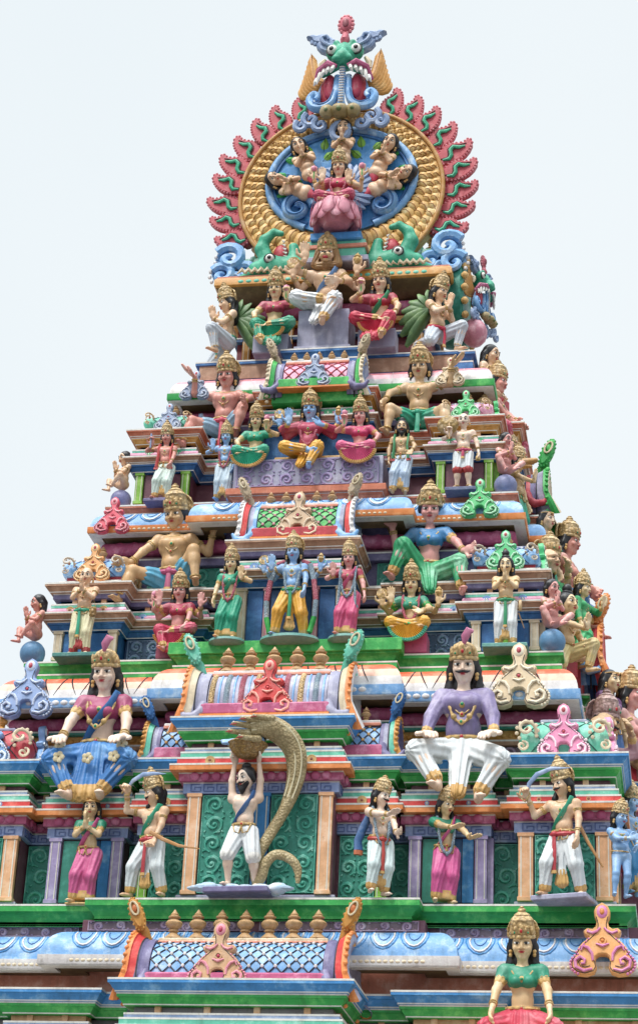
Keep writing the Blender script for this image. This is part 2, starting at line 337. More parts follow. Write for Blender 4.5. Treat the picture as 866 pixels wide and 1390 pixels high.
def figure(name, label, px=None, Y=0., Z=0., s=1.5, rot=0., X=None, pose='stand', skin='skin_cream', female=False, head=1.21, yaw=0., nod=.27, tilt=0., LH=(-.16, -.06, .50), RH=(.16, -.06, .50), LE=(-1, .5, -.2), RE=(1, .5, -.2),
           lh='relax', rh='relax', LF=None, RF=None, LN=None, RN=None, dress='dhoti', cloth='#d8dce0', hem='gold_plain', top=None, sash=None, crown='tall', hair=True, beard=None, garland=None, arms4=None, belt=True, fat=1., group=None, cat='statue', turn=0., neck=True, legs=True, crownmat='gilt', build=True, long_hair=True, flower=None, feet=None, faceskin=None):
    if X is None: X = xat(px, Y, Z)
    T = thing(name, label, cat, (X, Y, Z), rot, s, group)
    h = max(.0056, min(.0095, .0115/s)); p = POSE[pose]; pz = p['pz']; ppx = p.get('px', 0); seat = p.get('seat')
    P = []; dp = .075 if not female else .07
    py = 0.
    pel = V3((ppx, py, pz)); wa = V3((ppx*.5, py-.004, pz+.115)); ch = V3((0, py-.012, pz+.225)); sh = pz+.30; nk = V3((0, py-.008, pz+.345)); hc = V3((0, py-.022, pz+.40+.045*head))
    hw = .088 if female else .084; cw = .088 if female else .104
    P += [el(pel, (hw*fat, .066*fat, .07), 0, .03), rc(pel, wa, .066*fat, (.052 if female else .062)*fat, 0, .03, sc=(.88, 1.12, 1)), el(wa, ((.060 if female else .072)*fat, .052*fat, .055), 0, .03), el(ch, (cw*fat, .062*fat, .085), 0, .035), rc((-.098, py, sh-.012), (.098, py, sh-.012), .037, .037, 0, .03), rc((0, py, sh), nk, .036, .03, 0, .02), rc(nk, hc, .03, .034, 0, .012)]
    if female: P += [el((-.038, py-.062, pz+.215), (.034, .036, .034), 0, .012), el((.038, py-.062, pz+.215), (.034, .036, .034), 0, .012)]
    else: P += [el((-.045, py-.052, pz+.245), (.046, .026, .034), 0, .02), el((.045, py-.052, pz+.245), (.046, .026, .034), 0, .02), el((0, py-.052*fat, pz+.10), (.05*fat, .028*fat, .045), 0, .02)]
    # head
    Hm = Matrix.Rotation(yaw, 3, 'Z') @ Matrix.Rotation(nod, 3, 'X') @ Matrix.Rotation(tilt, 3, 'Y'); Hn = np.array(Hm)
    def hp(q): return hc+Hn @ (V3(q)*head)
    def hr(r): return V3(r)*head
    F = [el(hp((0, .006, .012)), hr((.056, .064, .066)), 0, .01, rot=Hn), el(hp((0, -.012, -.03)), hr((.043, .048, .046)), 0, .02, rot=Hn), el(hp((0, -.040, -.064)), hr((.018, .016, .014)), 0, .014, rot=Hn),
         rc(hp((0, -.058, .016)), hp((0, -.0715, -.015)), .0055*head, .0085*head, 0, .010), el(hp((-.011, -.064, -.019)), hr((.006, .007, .005)), 0, .004, rot=Hn), el(hp((.011, -.064, -.019)), hr((.006, .007, .005)), 0, .004, rot=Hn),
         rc(hp((-.038, -.048, .024)), hp((-.012, -.058, .026)), .006*head, .006*head, 0, .006), rc(hp((.038, -.048, .024)), hp((.012, -.058, .026)), .006*head, .006*head, 0, .006),
         el(hp((-.030, -.045, -.018)), hr((.018, .015, .018)), 0, .012, rot=Hn), el(hp((.030, -.045, -.018)), hr((.018, .015, .018)), 0, .012, rot=Hn),
         el(hp((-.057, .008, -.004)), hr((.007, .014, .022)), 0, .005, rot=Hn), el(hp((.057, .008, -.004)), hr((.007, .014, .022)), 0, .005, rot=Hn), rc(hp((-.012, -.060, -.036)), hp((.012, -.060, -.036)), .0055*head, .0055*head, 0, .004)]
    P += F
    # arms
    AR = []
    for sd, hd, ep, hk, fd, pn in ((-1, LH, LE, lh, LF, LN), (1, RH, RE, rh, RF, RN)):
        if hd is None: continue
        a = V3((sd*.112, py, sh-.012)); e, w = ik(a, hd, .150, .138, ep); AR.append((a, e, w)); P += [el(a, (.04, .04, .042), 0, .02), rc(a, e, .035, .027, 0, .02), rc(e, w, .028, .019, 0, .015)]
        f = w-e if fd is None else V3(fd); n = (0, -1, .1) if pn is None and hk in ('open', 'grip') else ((-sd, 0, 0) if pn is None else pn)
        hand(P, w, f, n, hk, 0, -sd if hk != 'pray' else sd, 1.35)
    if arms4:
        for sd in (-1, 1):
            a = V3((sd*.105, py+.02, sh-.01)); e, w = ik(a, (sd*arms4[0], arms4[1], pz+arms4[2]), .150, .138, (sd, .1, -.8)); AR.append((a, e, w)); P += [rc(a, e, .034, .026, 0, .02), rc(e, w, .026, .018, 0, .015)]
            hand(P, w, (0, -.1, 1), (0, -1, 0), 'open', 0, -sd, 1.3)
    LG = []
    if legs and p['FL'] is not None:
        for sd, ft, kp in ((-1, p['FL'], p['KL']), (1, p['FR'], p['KR'])):
            if feet: ft = feet[0 if sd < 0 else 1]
            a = V3((ppx+sd*.052, py, pz-.01)); kk, an = ik(a, ft, .235, .225, kp); LG.append((a, kk, an)); P += [rc(a, kk, .062, .040, 0, .02), rc(kk, kk+(an-kk)*.35, .041, .038, 0, .02), rc(kk+(an-kk)*.3, an, .038, .022, 0, .02)]
            fw = V3((sd*.25, -1, 0)) if not (seat and pose in ('cross', 'ease', 'easeL') and ft[2] > 0) else V3((-sd*.8, -.5, 0))
            fw = fw/np.linalg.norm(fw); to = an+fw*.085+V3((0, 0, -.026)); P += [rc(an+V3((0, .012, -.018)), to, .023, .0165, 0, .012)]
            sdv = np.cross(fw, (0, 0, 1))
            for i in range(5): q = to+sdv*(i-2)*.0085; P.append(rc(q, q+fw*(.026-.003*abs(i-1))+V3((0, 0, -.003)), .0085, .007, 0, .003))
    link('body', sdf_mesh(P, h, [skin], 'body'), T)
    # ---- face
    for sd in (-1, 1):
        b = MB(); b.mat('eye_white').ball(hp((sd*.0235, -.0515, .0075)), tuple(hr((.0170, .0085, .0078))), 10, 6, Hm)
        b.mat('eye_black').ball(hp((sd*.0235, -.0585, .0072)), tuple(hr((.0068, .0040, .0078))), 8, 6, Hm)
        b.tube([hp((sd*(.0235+q*.0155), -.058+.005*q*q+.0015*q, .0135-.007*q*q)) for q in (-1, -.5, 0, .5, 1)], .0020*head, 5); b.build('eye', T)
        b = MB(); b.mat('hair_black').tube([hp((sd*(.010+.030*q), -.0605+.013*q*q, .026+.008*math.sin(q*2.6))) for q in (0, .25, .5, .75, 1)], [.002*head, .0036*head, .0036*head, .003*head, .0015*head], 5); b.build('eyebrow', T)
    b = MB(); b.mat('lip_red'); b.ball(hp((0, -.0628, -.0335)), tuple(hr((.0175, .0060, .0030))), 10, 5, Hm); b.ball(hp((0, -.0628, -.0390)), tuple(hr((.0130, .0060, .0034))), 10, 5, Hm); b.build('lips', T)
    if female or flower:
        b = MB(); b.mat('jewel_red').ball(hp((0, -.0605, .037)), .0052*head, 8, 5); b.build('forehead_mark', T)
    # ---- hair
    HM = hair if isinstance(hair, str) else 'hair_black'
    if hair:
        Q = [el(hp((0, .016, .020)), hr((.064, .066, .068)), 0, .02, rot=Hn), rc(hp((-.055, .008, .032)), hp((-.061, .014, -.02)), .014*head, .016*head, 0, .015), rc(hp((.055, .008, .032)), hp((.061, .014, -.02)), .014*head, .016*head, 0, .015)]
        Q.append(el(hp((0, -.052, .008)), hr((.044, .034, .050)), 0, .006, rot=Hn, sub=True))
        if long_hair:
            for sd in (-1, 1):
                a = hp((sd*.058, .02, -.02)); b_ = V3((sd*.075, py+.02, sh+.045)); c_ = V3((sd*.105, py+.035, sh-.005)); Q += [rc(a, b_, .022*head, .024, 0, .02, (.004, 5, 9)), rc(b_, c_, .026, .018, 0, .015, (.004, 5, 8)), rc(b_+V3((-sd*.02, .01, 0)), c_+V3((-sd*.045, .01, -.01)), .024, .016, 0, .012)]
            Q.append(rc(hp((0, .05, -.01)), V3((0, py+.055, sh-.02)), .045*head, .05, 0, .02, (.004, 7, 4)))
        link('hair', sdf_mesh(Q, h, [HM], 'hair'), T)
    if beard:
        b = []
        if beard in ('full', 'grey'): b += [rc(hp((-.036, -.038, -.036)), hp((0, -.052, -.075)), .017*head, .020*head, 0, .012, (.002, 6, 4)), rc(hp((.036, -.038, -.036)), hp((0, -.052, -.075)), .017*head, .020*head, 0, .012, (.002, 6, 4)), rc(hp((0, -.05, -.065)), hp((0, -.062, -.10)), .020*head, .010*head, 0, .012), el(hp((0, -.066, -.037)), hr((.014, .018, .004)), 0, .003, rot=Hn, sub=True)]
        for sd in (-1, 1): b += [rc(hp((sd*.003, -.069, -.0265)), hp((sd*.019, -.064, -.0285)), .0062*head, .0055*head, 0, .004), rc(hp((sd*.019, -.064, -.0285)), hp((sd*.036, -.056, -.024)), .0060*head, .003*head, 0, .004)]
        link('beard' if beard in ('full', 'grey') else 'moustache', sdf_mesh(b, .0042, ['hair_black'], 'beard'), T)
    # ---- crown
    HM4 = Matrix.Translation(Vector(hc)) @ Hm.to_4x4() @ Matrix.Scale(head, 4)
    if crown in ('tall', 'low', 'giant', 'plume', 'cap'):
        b = MB(); b.mat(crownmat); k = {'tall': .58, 'low': .38, 'giant': .50, 'plume': .5, 'cap': .3}[crown]; wk = 1.03 if crown == 'giant' else 1.0
        pr = [(.066, .026), (.071, .030), (.071, .043), (.066, .048), (.070, .053), (.068, .066), (.064, .072)]
        if crown == 'plume': pr += [(.060, .085), (.045, .105), (.02, .118), (.0, .122)]
        else: pr += [(.064*wk, .072+.03*k), (.058*wk, .078+.07*k), (.060*wk, .082+.076*k), (.054*wk, .086+.085*k), (.040, .086+.115*k), (.042, .086+.122*k), (.030, .09+.13*k), (.018, .09+.145*k), (.022, .09+.156*k), (.020, .09+.17*k), (.011, .09+.18*k), (.013, .09+.19*k), (.0, .09+.20*k)]
        c2 = MB(); c2.mat(crownmat); c2.lathe(pr, 22, (0, .006, 0), sq=(.96, 1.04), rfun=lambda w: 1+.02*math.cos(11*w))
        for a in (-.9, -.45, 0, .45, .9):
            hgt = .062 if a == 0 else .048; x = .066*math.sin(a); y = .006-.071*math.cos(a); c2.ball((x, y, .052+hgt*.36), (.013, .007, hgt*.5), 8, 6, Matrix.Rotation(a, 3, 'Z'))
        c2.mat('jewel_red').ball((0, -.0735, .066), (.007, .004, .010), 8, 5); c2.mat('jewel_green').ball((-.034, -.063, .058), (.005, .004, .006), 8, 5).ball((.034, -.063, .058), (.005, .004, .006), 8, 5)
        b.merge(c2, HM4); b.build('crown', T, smooth=50)
        if crown in ('tall', 'giant'):
            b = MB(); b.mat(crownmat); c2 = MB(); c2.mat(crownmat)
            R_ = .082 if crown == 'giant' else .068
            c2.lathe([(0, .064), (R_*.80, .062), (R_*.84, .057), (R_*.96, .054), (R_, .062), (R_*.94, .070), (0, .072)], 30, (0, 0, .058), 'y', rfun=lambda w: 1+.045*abs(math.sin(8*w))); b.merge(c2, HM4); b.build('crown_disc', T, smooth=50)
        if crown == 'plume':
            b = MB(); c2 = MB(); c2.mat('#b86a8c'); c2.tube([(.006, -.05, .10), (.012, -.052, .135), (.03, -.05, .165), (.05, -.046, .160)], [.007, .020, .020, .008], 8, sx=.6); b.merge(c2, HM4); b.build('plume', T)
    elif crown == 'bun':
        b = MB(); c2 = MB(); c2.mat(HM).lathe([(.0, .06), (.038, .068), (.040, .08), (.030, .092), (.034, .102), (.034, .118), (.02, .138), (0, .146)], 16, (0, .012, 0)); b.merge(c2, HM4); b.build('hair_bun', T)
    elif crown == 'knot':
        b = MB(); c2 = MB(); c2.mat(HM).ball((0, .02, .085), (.034, .034, .026), 10, 8); b.merge(c2, HM4); b.build('hair_bun', T)
    elif crown == 'tiara':
        b = MB(); c2 = MB(); c2.mat('gold_plain').tube([(.064*math.sin(a), .012-.068*math.cos(a), .040+.012*math.cos(a)) for a in [(-1.5+3*i/12) for i in range(13)]], [.004]*5+[.006, .010, .006]+[.004]*5, 6); b.merge(c2, HM4); b.build('tiara', T)
    # ---- jewellery
    def earring():
        for sd in (-1, 1):
            b = MB(); b.mat('gold_plain').ball(hp((sd*.061, -.002, -.036)), .0105*head, 8, 6).ball(hp((sd*.061, -.002, -.054)), tuple(hr((.010, .010, .013))), 8, 6); b.build('earring', T)
    if neck: earring()
    fy = -.078*fat if female else -.074*fat
    def arc(w, dz, y0, n=13, top=None, y1=None):
        o = []
        for i in range(n):
            t = -1+2*i/(n-1); a = t*math.pi/2; zt = sh+.018 if top is None else top
            o.append((w*math.sin(a)*(1 if abs(t) < .7 else 1), y0*math.cos(a)**.6*(1 if y1 is None else 1)+.0*(1-abs(t)), zt-dz*math.cos(a)**1.2))
        return o
    if neck:
        b = MB(); b.mat('gilt_fine'); b.tube(arc(.050, .030, -.048), [.009]*13, 7); b.tube(arc(.072, .085, fy+.006), [.005]*4+[.009]*5+[.005]*4, 7)
        b.ball((0, fy-.004, sh-.075), (.019, .009, .021), 10, 6); b.mat('jewel_green').ball((0, fy-.012, sh-.075), (.009, .005, .010), 8, 5)
        if not female or s > 2: b.mat('gilt_fine').tube(arc(.068, .145, fy-.002), [.004]*13, 6).ball((0, fy-.006, sh-.132), (.014, .008, .017), 10, 6).mat('jewel_red').ball((0, fy-.013, sh-.132), (.007, .004, .008), 8, 5)
        if s > 2.1:
            b.mat('gilt_fine'); ch_ = arc(.080, .200, fy-.026, 25)
            b.tube(ch_, [.0055+.004*(i % 2) for i in range(25)], 7)
            for i in (8, 12, 16): b.ball((ch_[i][0], ch_[i][1]-.008, ch_[i][2]), (.016, .010, .017), 9, 6)
            b.mat('jewel_green').ball((ch_[12][0], ch_[12][1]-.017, ch_[12][2]), (.008, .005, .009), 8, 5)
        b.build('necklace', T)
    def ring(name, a, b_, t, r, w, mat='gilt_fine'):
        c = a+(b_-a)*t; u = Vector(b_-a).normalized(); e1 = u.orthogonal().normalized(); e2 = u.cross(e1)
        q = MB(); q.mat(mat).tube([Vector(c)+e1*math.cos(k*math.pi/6)*r+e2*math.sin(k*math.pi/6)*r for k in range(12)], w, 6, closed=True)
        return q
    if neck:
        for a, e, w in AR:
            q = ring('', a, e, .42, .033, .0075); q.merge(ring('', a, e, .52, .032, .0055)); q.build('armlet', T); q = ring('', e, w, .84, .022, .0065); q.merge(ring('', e, w, .73, .023, .005)); q.build('bracelet', T)
    if legs and LG and neck and dress != 'none':
        for a, kk, an in LG: ring('', kk, an, .90, .030, .009).build('anklet', T)
    # ---- clothes
    fo = (.0055, 9, 1.5); mats = [cloth, hem]
    if dress in ('dhoti', 'shorts', 'skirt', 'loin') and LG:
        Q = [el(pel+V3((0, 0, .01)), (hw*fat+.014, .066*fat+.012, .066), 0, .03)]
        for i, (a, kk, an) in enumerate(LG):
            Q.append(rc(a, kk if dress != 'loin' else a+(kk-a)*.5, .076, .060 if dress != 'shorts' else .062, 0, .02, (.0045, 9, 3), hem=(.95, 1) if dress == 'shorts' else None))
            if dress in ('dhoti', 'skirt'): en = an+(kk-an)*.14; Q.append(rc(kk, en, .056 if not seat else .050, .046 if not seat else .036, 0, .02, (.006, 8, 4), hem=(.88, 1)))
        if dress in ('dhoti', 'skirt') and not seat:
            z0 = .09 if dress == 'dhoti' else .05; Q.append(rc(pel+V3((0, -.045, -.02)), (ppx*.4, -.055, z0+.10), .030, .030, 0, .02, (.006, 7, 0), sc=(.9, 1.2, 1)))
            Q.append(rc((ppx*.4, -.055, z0+.10), (ppx*.2, -.05, z0+.02), .030, .042, 1 if dress == 'dhoti' else 0, .015, (.008, 9, 0), sc=(.8, 1.3, 1), hem=(.4, 1)))
        if dress == 'skirt' and not seat:
            Q.append(rc(pel+V3((0, .005, -.03)), (0, .0, .12), .082, .088, 0, .03, (.007, 13, .6), sc=(1, 1.25, 1))); Q.append(rc((0, 0, .14), (0, -.002, .055), .082, .100, 0, .02, (.009, 15, 0), sc=(.95, 1.3, 1), hem=(.62, 1)))
        if seat and dress in ('dhoti', 'skirt') and pose != 'kneel':
            ml = (LG[0][1]+LG[1][1])/2; za = min(LG[0][2][2], LG[1][2][2]); tgt = V3((ml[0], min(LG[0][2][1], LG[1][2][1])-.0, za-.005))
            Q.append(rc(pel+V3((0, -.05, 0)), tgt+V3((0, .05, .03)), .055, .034, 0, .03, (.008, 9, 0), sc=(.9, 1.25, 1), hem=(.9, 1) if pose == 'throne' else None))
            if dress == 'skirt':
                for sd in (-.35, 0, .35): Q.append(rc(pel+V3((sd*.1, -.1, -.02)), tgt+V3((sd*.16, .03, .0)), .04, .036, 0, .03, (.008, 9, sd), sc=(.9, 1.3, 1), hem=(.86, 1) if pose == 'throne' else None))
        if dress in ('skirt', 'dhoti') and not seat: Q.append(el((0, 0, -.02), (.5, .5, .058 if dress == 'skirt' else .062), 0, .006, sub=True))
        link('skirt' if dress == 'skirt' else ('loincloth' if dress == 'loin' else 'dhoti'), sdf_mesh(Q, h, mats, 'cloth'), T)
    if top:
        Q = [el(ch+V3((0, 0, .005)), (cw*fat+.006, .068*fat, .078), 0, .03), rc((-.108, py, sh-.012), (.108, py, sh-.012), .047, .047, 0, .02)]
        if female: Q += [el((-.038, py-.064, pz+.215), (.038, .040, .038), 0, .012), el((.038, py-.064, pz+.215), (.038, .040, .038), 0, .012)]
        else: Q += [el(wa+V3((0, -.006, 0)), (.084*fat, .072*fat, .085), 0, .03), rc(wa, pel, .074*fat, .082*fat, 0, .03, sc=(.9, 1.1, 1)), el((-.045, py-.052, pz+.245), (.056, .038, .044), 0, .02), el((.045, py-.052, pz+.245), (.056, .038, .044), 0, .02), el((0, py-.056*fat, pz+.10), (.06*fat, .036*fat, .06), 0, .02)]
        for a, e, w in AR: Q.append(rc(a, a+(e-a)*(.55 if female else 1.), .047, .036, 0, .015, (.002, 7, 3), hem=(.85, 1) if female else None))
        if not female:
            for a, e, w in AR: Q.append(rc(e, e+(w-e)*.82, .035, .027, 0, .015, (.002, 7, 3), hem=(.85, 1)))
        Q.append(el(nk+V3((0, -.005, -.012)), (.050, .046, .022), 0, .006, sub=True))
        link('blouse' if female else 'tunic', sdf_mesh(Q, h, [top, hem], 'top'), T)
    if sash:
        sc_, hm_ = (sash, hem) if isinstance(sash, str) else sash
        b = MB(); b.mat(sc_); w0 = .026; pts = [(.088, .02, sh+.03), (.080, -.045, sh+.022), (.060, fy+.002, sh-.045), (.025, fy-.014, sh-.10), (-.025, fy-.002, pz+.13), (-.068, -.035, pz+.06), (-.088, .0, pz+.03)]
        b.tube(pts, [w0, w0*1.1, w0, w0*.95, w0, w0, w0*.8], 10, sx=.32); b.mat(hm_); b.tube([(x-.022, y-.004, z-.012) for x, y, z in pts], [.0055]*7, 6); b.build('sash', T)
    if belt and (LG or pose == 'bust') and dress != 'none':
        b = MB(); b.mat('gilt_fine'); zc = pz+.062
        b.tube([((hw*fat+.008)*math.sin(a), py-.004-(.066*fat+.008)*math.cos(a), zc-.012*math.cos(a)) for a in [2*math.pi*i/18 for i in range(18)]], .0125, 7, closed=True)
        b.ball((0, -.076*fat, zc-.014), (.024, .012, .022), 10, 6); b.mat('jewel_red').ball((0, -.087*fat, zc-.014), (.010, .005, .010), 8, 5); b.build('belt', T)
        if LG and not seat:
            b = MB(); b.mat('gilt_fine')
            for sd in (-1, 1): b.tube([(sd*.075, -.06, pz+.05), (sd*.055, -.085, pz-.02), (sd*.015, -.088, pz-.03), (0, -.085, pz+.03)], [.007]*4, 6)
            b.build('belt_chain', T)
    if garland:
        b = MB(); zb = pz-.03 if not seat else pz+.055; yk = -.02*0
        pts = []
        for i in range(33):
            t = -1+2*i/32; a = t*math.pi/2; pts.append((.078*math.sin(a)+.0*t, (fy-.014)*math.cos(a)**.35 if abs(t) < .999 else .0, sh+.045-(sh+.045-zb)*math.cos(a)**.8))
        b.mat(garland).tube(pts, [.0135+.003*math.sin(i*2.1) for i in range(33)], 8); b.ball((0, fy-.018, zb-.005), (.018, .014, .024), 10, 6); b.build('garland', T)
    if turn: T.rotation_euler.x = turn
    T['_j'] = [float(x) for x in (AR[0][2] if AR else (0, 0, 0))]; T['_k'] = [float(x) for x in (AR[1][2] if len(AR) > 1 else (0, 0, 0))]; del T['_j'], T['_k']
    T_info[T.name] = dict(AR=AR, LG=LG, hc=hc, hp=hp, sh=sh, pz=pz, HM4=HM4)
    return T
T_info = {}
# ------------------------------------------------------------------ the tower
paint('white_line', '#e4e2dc', wear=.35); paint('dark_line', '#23222b', wear=.1)
TOWER = thing('temple_tower', 'tall stepped gateway tower of painted plaster crowded with ledges, niches and vaulted roofs', 'tower', (0, 0, 0))
YC = 4.0
def rect(x0, x1, y0, y1): return [(x0, y0), (x1, y0), (x1, y1), (x0, y1)]
def band(mb, poly, z0, z1, out, style, col, line=None, inn=-.10):
    """one moulding course of the given outline"""
    mb.mat(col); h = z1-z0; z0 -= .003
    if style == 'flat': pr = [(inn, z0), (out-.006, z0), (out, z0+.006), (out, z1-.006), (out-.006, z1), (inn, z1)]
    elif style == 'cyma': pr = [(inn, z0), (out-.55*h, z0), (out-.50*h, z0+.12*h), (out-.30*h, z0+.35*h), (out-.02, z0+.62*h), (out, z0+.66*h), (out, z1-.004), (out-.004, z1), (inn, z1)]
    elif style == 'roll': pr = [(inn, z0)]+[(out-h*.5+h*.5*math.sin(a), z0+h*.5-h*.5*math.cos(a)) for a in [math.pi*i/8 for i in range(9)]]+[(inn, z1)]
    elif style == 'kap':   # overhanging quarter-round eave
        pr = [(inn, z0), (out-.05, z0), (out, z0+.01), (out, z0+.24*h), (out-.03, z0+.26*h)]+[(out-.03-.75*h*(1-math.cos(a)), z0+.26*h+.74*h*math.sin(a)) for a in [math.pi/2*i/7 for i in range(1, 8)]]+[(inn, z1)]
    mb.sweep(poly, pr)
    if line: mb.mat(line).sweep(poly, [(inn, z1-.020), (out+.003, z1-.020), (out+.003, z1+.002), (inn, z1+.002)]) if style != 'roll' and style != 'kap' else None
    if line and style == 'cyma': mb.sweep(poly, [(inn, z0+.004), (out-.55*h+.008, z0+.004), (out-.55*h+.008, z0+.02), (inn, z0+.02)])
def runs(poly, out):
    """front (facing -y) and right (+x) runs of a plan outline: (a, b, along, normal)"""
    n = len(poly); o = []
    for i in range(n):
        a, b = Vector((*poly[i], 0)), Vector((*poly[(i+1) % n], 0)); d = (b-a); L = d.length
        if L < .05: continue
        d.normalize(); nn = Vector((d.y, -d.x, 0))
        if nn.y < -.5 or nn.x > .5: o.append((a+nn*out, d, nn, L))
    return o
def row(mb, poly, out, z, step, fn, margin=.03, sides=True):
    for a, d, nn, L in runs(poly, out):
        if nn.x > .5 and not sides: continue
        k = max(1, int((L-2*margin)/step)); s = (L-2*margin)/k
        for i in range(k): fn(mb, a+d*(margin+s*(i+.5)), d, nn, s, z)
def scallop(h):
    def f(mb, p, d, nn, s, z):
        rot = Matrix((d, nn, Vector((0, 0, 1)))).transposed(); mb.ball(p+Vector((0, 0, z)), (s*.47, .030, h*.52), 8, 5, rot)
    return f
def fret(h):
    def f(mb, p, d, nn, s, z):
        for (u0, u1, w0, w1) in ((-.42, .30, .34, .42), (-.42, -.34, -.40, .34), (-.34, .42, -.42, -.34), (.34, .42, -.34, .10), (-.12, .34, .02, .10), (-.12, -.04, -.18, .02)):
            a = p+d*s*u0+Vector((0, 0, z+h*w0)); b = p+d*s*u1+Vector((0, 0, z+h*w1)); n_ = nn*.010
            vs = [a-n_, a-n_+d*s*(u1-u0), b-n_, b-n_-d*s*(u1-u0)]; vs = vs+[v+n_*2 for v in vs]
            mb.add(vs, [(0, 1, 2, 3), (4, 5, 6, 7)]+[(i, (i+1) % 4, 4+(i+1) % 4, 4+i) for i in range(4)])
    return f
def dots(r, flat=.5):
    def f(mb, p, d, nn, s, z):
        rot = Matrix((d, nn, Vector((0, 0, 1)))).transposed(); mb.ball(p+Vector((0, 0, z)), (min(s*.44, r*1.5), r*flat, r), 8, 5, rot)
    return f
def spiral(c, r0, a0, turns, sgn, n=18, y=0., d=0.):
    return [(c[0]+r0*(1-.86*i/n)*math.cos(a0+sgn*turns*2*math.pi*i/n), y-d*math.sin(math.pi*i/n), c[1]+r0*(1-.86*i/n)*math.sin(a0+sgn*turns*2*math.pi*i/n)) for i in range(n+1)]
_sc = {}
def scroll_panel(parent, x0, x1, z0, z1, y, ground, vine, name='carved_panel', rotz=0., origin=(0, 0, 0)):
    """sunk panel with a running vine of leafy spirals modelled on it"""
    w, h = x1-x0, z1-z0; key = (round(w, 2), round(h, 2), ground, vine)
    if key not in _sc:
        b = MB(); b.mat(ground).box(-w/2, w/2, 0, .04, 0, h); b.mat(vine); rnd = random.Random(int(w*100+h*1000))
        nc = max(1, round(w/.27)); nr = max(1, round(h/.23))
        cw, chh = w/nc, h/nr; pts = []
        for i in range(nr):
            for j in range(nc):
                sg = 1 if (i+j) % 2 else -1; r = min(cw, chh)*(.43+.05*rnd.random())
                cx = -w/2+cw*(j+.5)+(sg*cw*.06 if nc == 1 else 0); cz = chh*(i+.5)+(sg*chh*.06 if nr == 1 else 0)
                sp = spiral((cx, cz), r, -math.pi/2+rnd.uniform(-.5, .5), 1.55, sg, 22); rr = [.010+.014*math.sin(math.pi*min(1, q/16)) for q in range(23)]
                b.tube([(p[0], p[1]-.006, p[2]) for p in sp], rr, 6, sx=.9); pts.append((cx-sg*r, cz))
                b.ball((cx, -.006, cz), (r*.20, .018, r*.20), 8, 5)
                for q in (1, 4, 7, 10):      # leaves thrown outward off the spiral
                    p = sp[q]; a = math.atan2(p[2]-cz, p[0]-cx)+sg*.5; l = r*.34
                    pp = [(p[0]+l*u*math.cos(a+sg*u*.9), -.008, p[2]+l*u*math.sin(a+sg*u*.9)) for u in (0, .4, .8, 1.15)]
                    if all(abs(t[0]) < w/2-.004 and .004 < t[2] < h-.004 for t in pp): b.tube(pp, [.008, .017, .014, .003], 6, sx=.6)
                for cxn, czn in ((-1, -1), (1, 1), (1, -1), (-1, 1)):
                    x_, z_ = cx+cxn*cw*.40, cz+czn*chh*.40
                    b.tube([(x_, -.004, z_), (x_-cxn*.05*cw, -.008, z_-czn*.02*chh), (x_-cxn*.10*cw, -.004, z_-czn*.10*chh)], [.006, .012, .004], 6)
        fr = .012
        for a_ in ((-w/2, -w/2+fr, 0, h), (w/2-fr, w/2, 0, h)): b.box(a_[0], a_[1], -.012, .02, a_[2], a_[3])
        b.box(-w/2, w/2, -.011, .02, 0, fr); b.box(-w/2, w/2, -.011, .02, h-fr, h)
        _sc[key] = b.mesh(name, True)
    loc = Matrix.Translation(origin) @ Matrix.Rotation(rotz, 4, 'Z') @ Vector(((x0+x1)/2, y, z0))
    return link(name, _sc[key], parent, loc, (0, 0, rotz))
_med = {}
def medallion(parent, p, r, c1='#c9a26a', c2='#8c4a3a', rotz=0.):
    if (c1, c2) not in _med:
        b = MB(); b.mat(c1).lathe([(.0, -.25), (.28, -.25), (.30, -.40), (.42, -.42), (.46, -.25), (.62, -.22), (.9, -.30), (1, -.15), (1, .2)], 18, axis='y', rfun=None)
        b.mat(c2).ball((0, -.30, 0), (.24, .18, .34), 10, 6); _med[(c1, c2)] = b.mesh('medallion', True)
    return link('medallion', _med[(c1, c2)], parent, p, (0, 0, rotz), r)
def pilaster(parent, x0, x1, y, z0, z1, col, edge='#e2ddd2', depth=.10):
    b = MB(); w = x1-x0; b.mat(col).box(x0, x1, y, y+depth, z0, z1, .006); b.mat(edge).box(x0+w*.14, x0+w*.22, y-.006, y+.05, z0+.03, z1-.03); b.box(x1-w*.22, x1-w*.14, y-.006, y+.05, z0+.03, z1-.03)
    b.mat(col).box(x0-.012, x1+.012, y-.014, y+depth-.01, z0-.002, z0+.05, .005).box(x0-.012, x1+.012, y-.014, y+depth-.01, z1-.045, z1+.002, .005)
    return b.build('pilaster', parent)
_kal = {}
def kalasha(parent, p, s=.28, col='gilt_dull', name='finial'):
    if col not in _kal:
        b = MB(); b.mat(col if col != 'gilt_dull' else '#b99468')
        b.lathe([(r_*.82, z_) for r_, z_ in [(.0, 0), (.34, 0), (.36, .05), (.30, .10), (.17, .20), (.13, .24), (.20, .27), (.20, .31), (.15, .34), (.26, .40), (.33, .48), (.33, .55), (.25, .62), (.16, .65), (.15, .68), (.23, .71), (.24, .75), (.15, .79), (.16, .83), (.11, .87), (.05, .95), (.0, 1.0)]], 16, rfun=lambda w: 1+.035*math.cos(8*w)); _kal[col] = b.mesh(name, True)
    return link(name, _kal[col], parent, p, None, s)
def half(pts): return pts+[(-x, z) for x, z in reversed(pts) if abs(x) > 1e-6]
_kud = {}
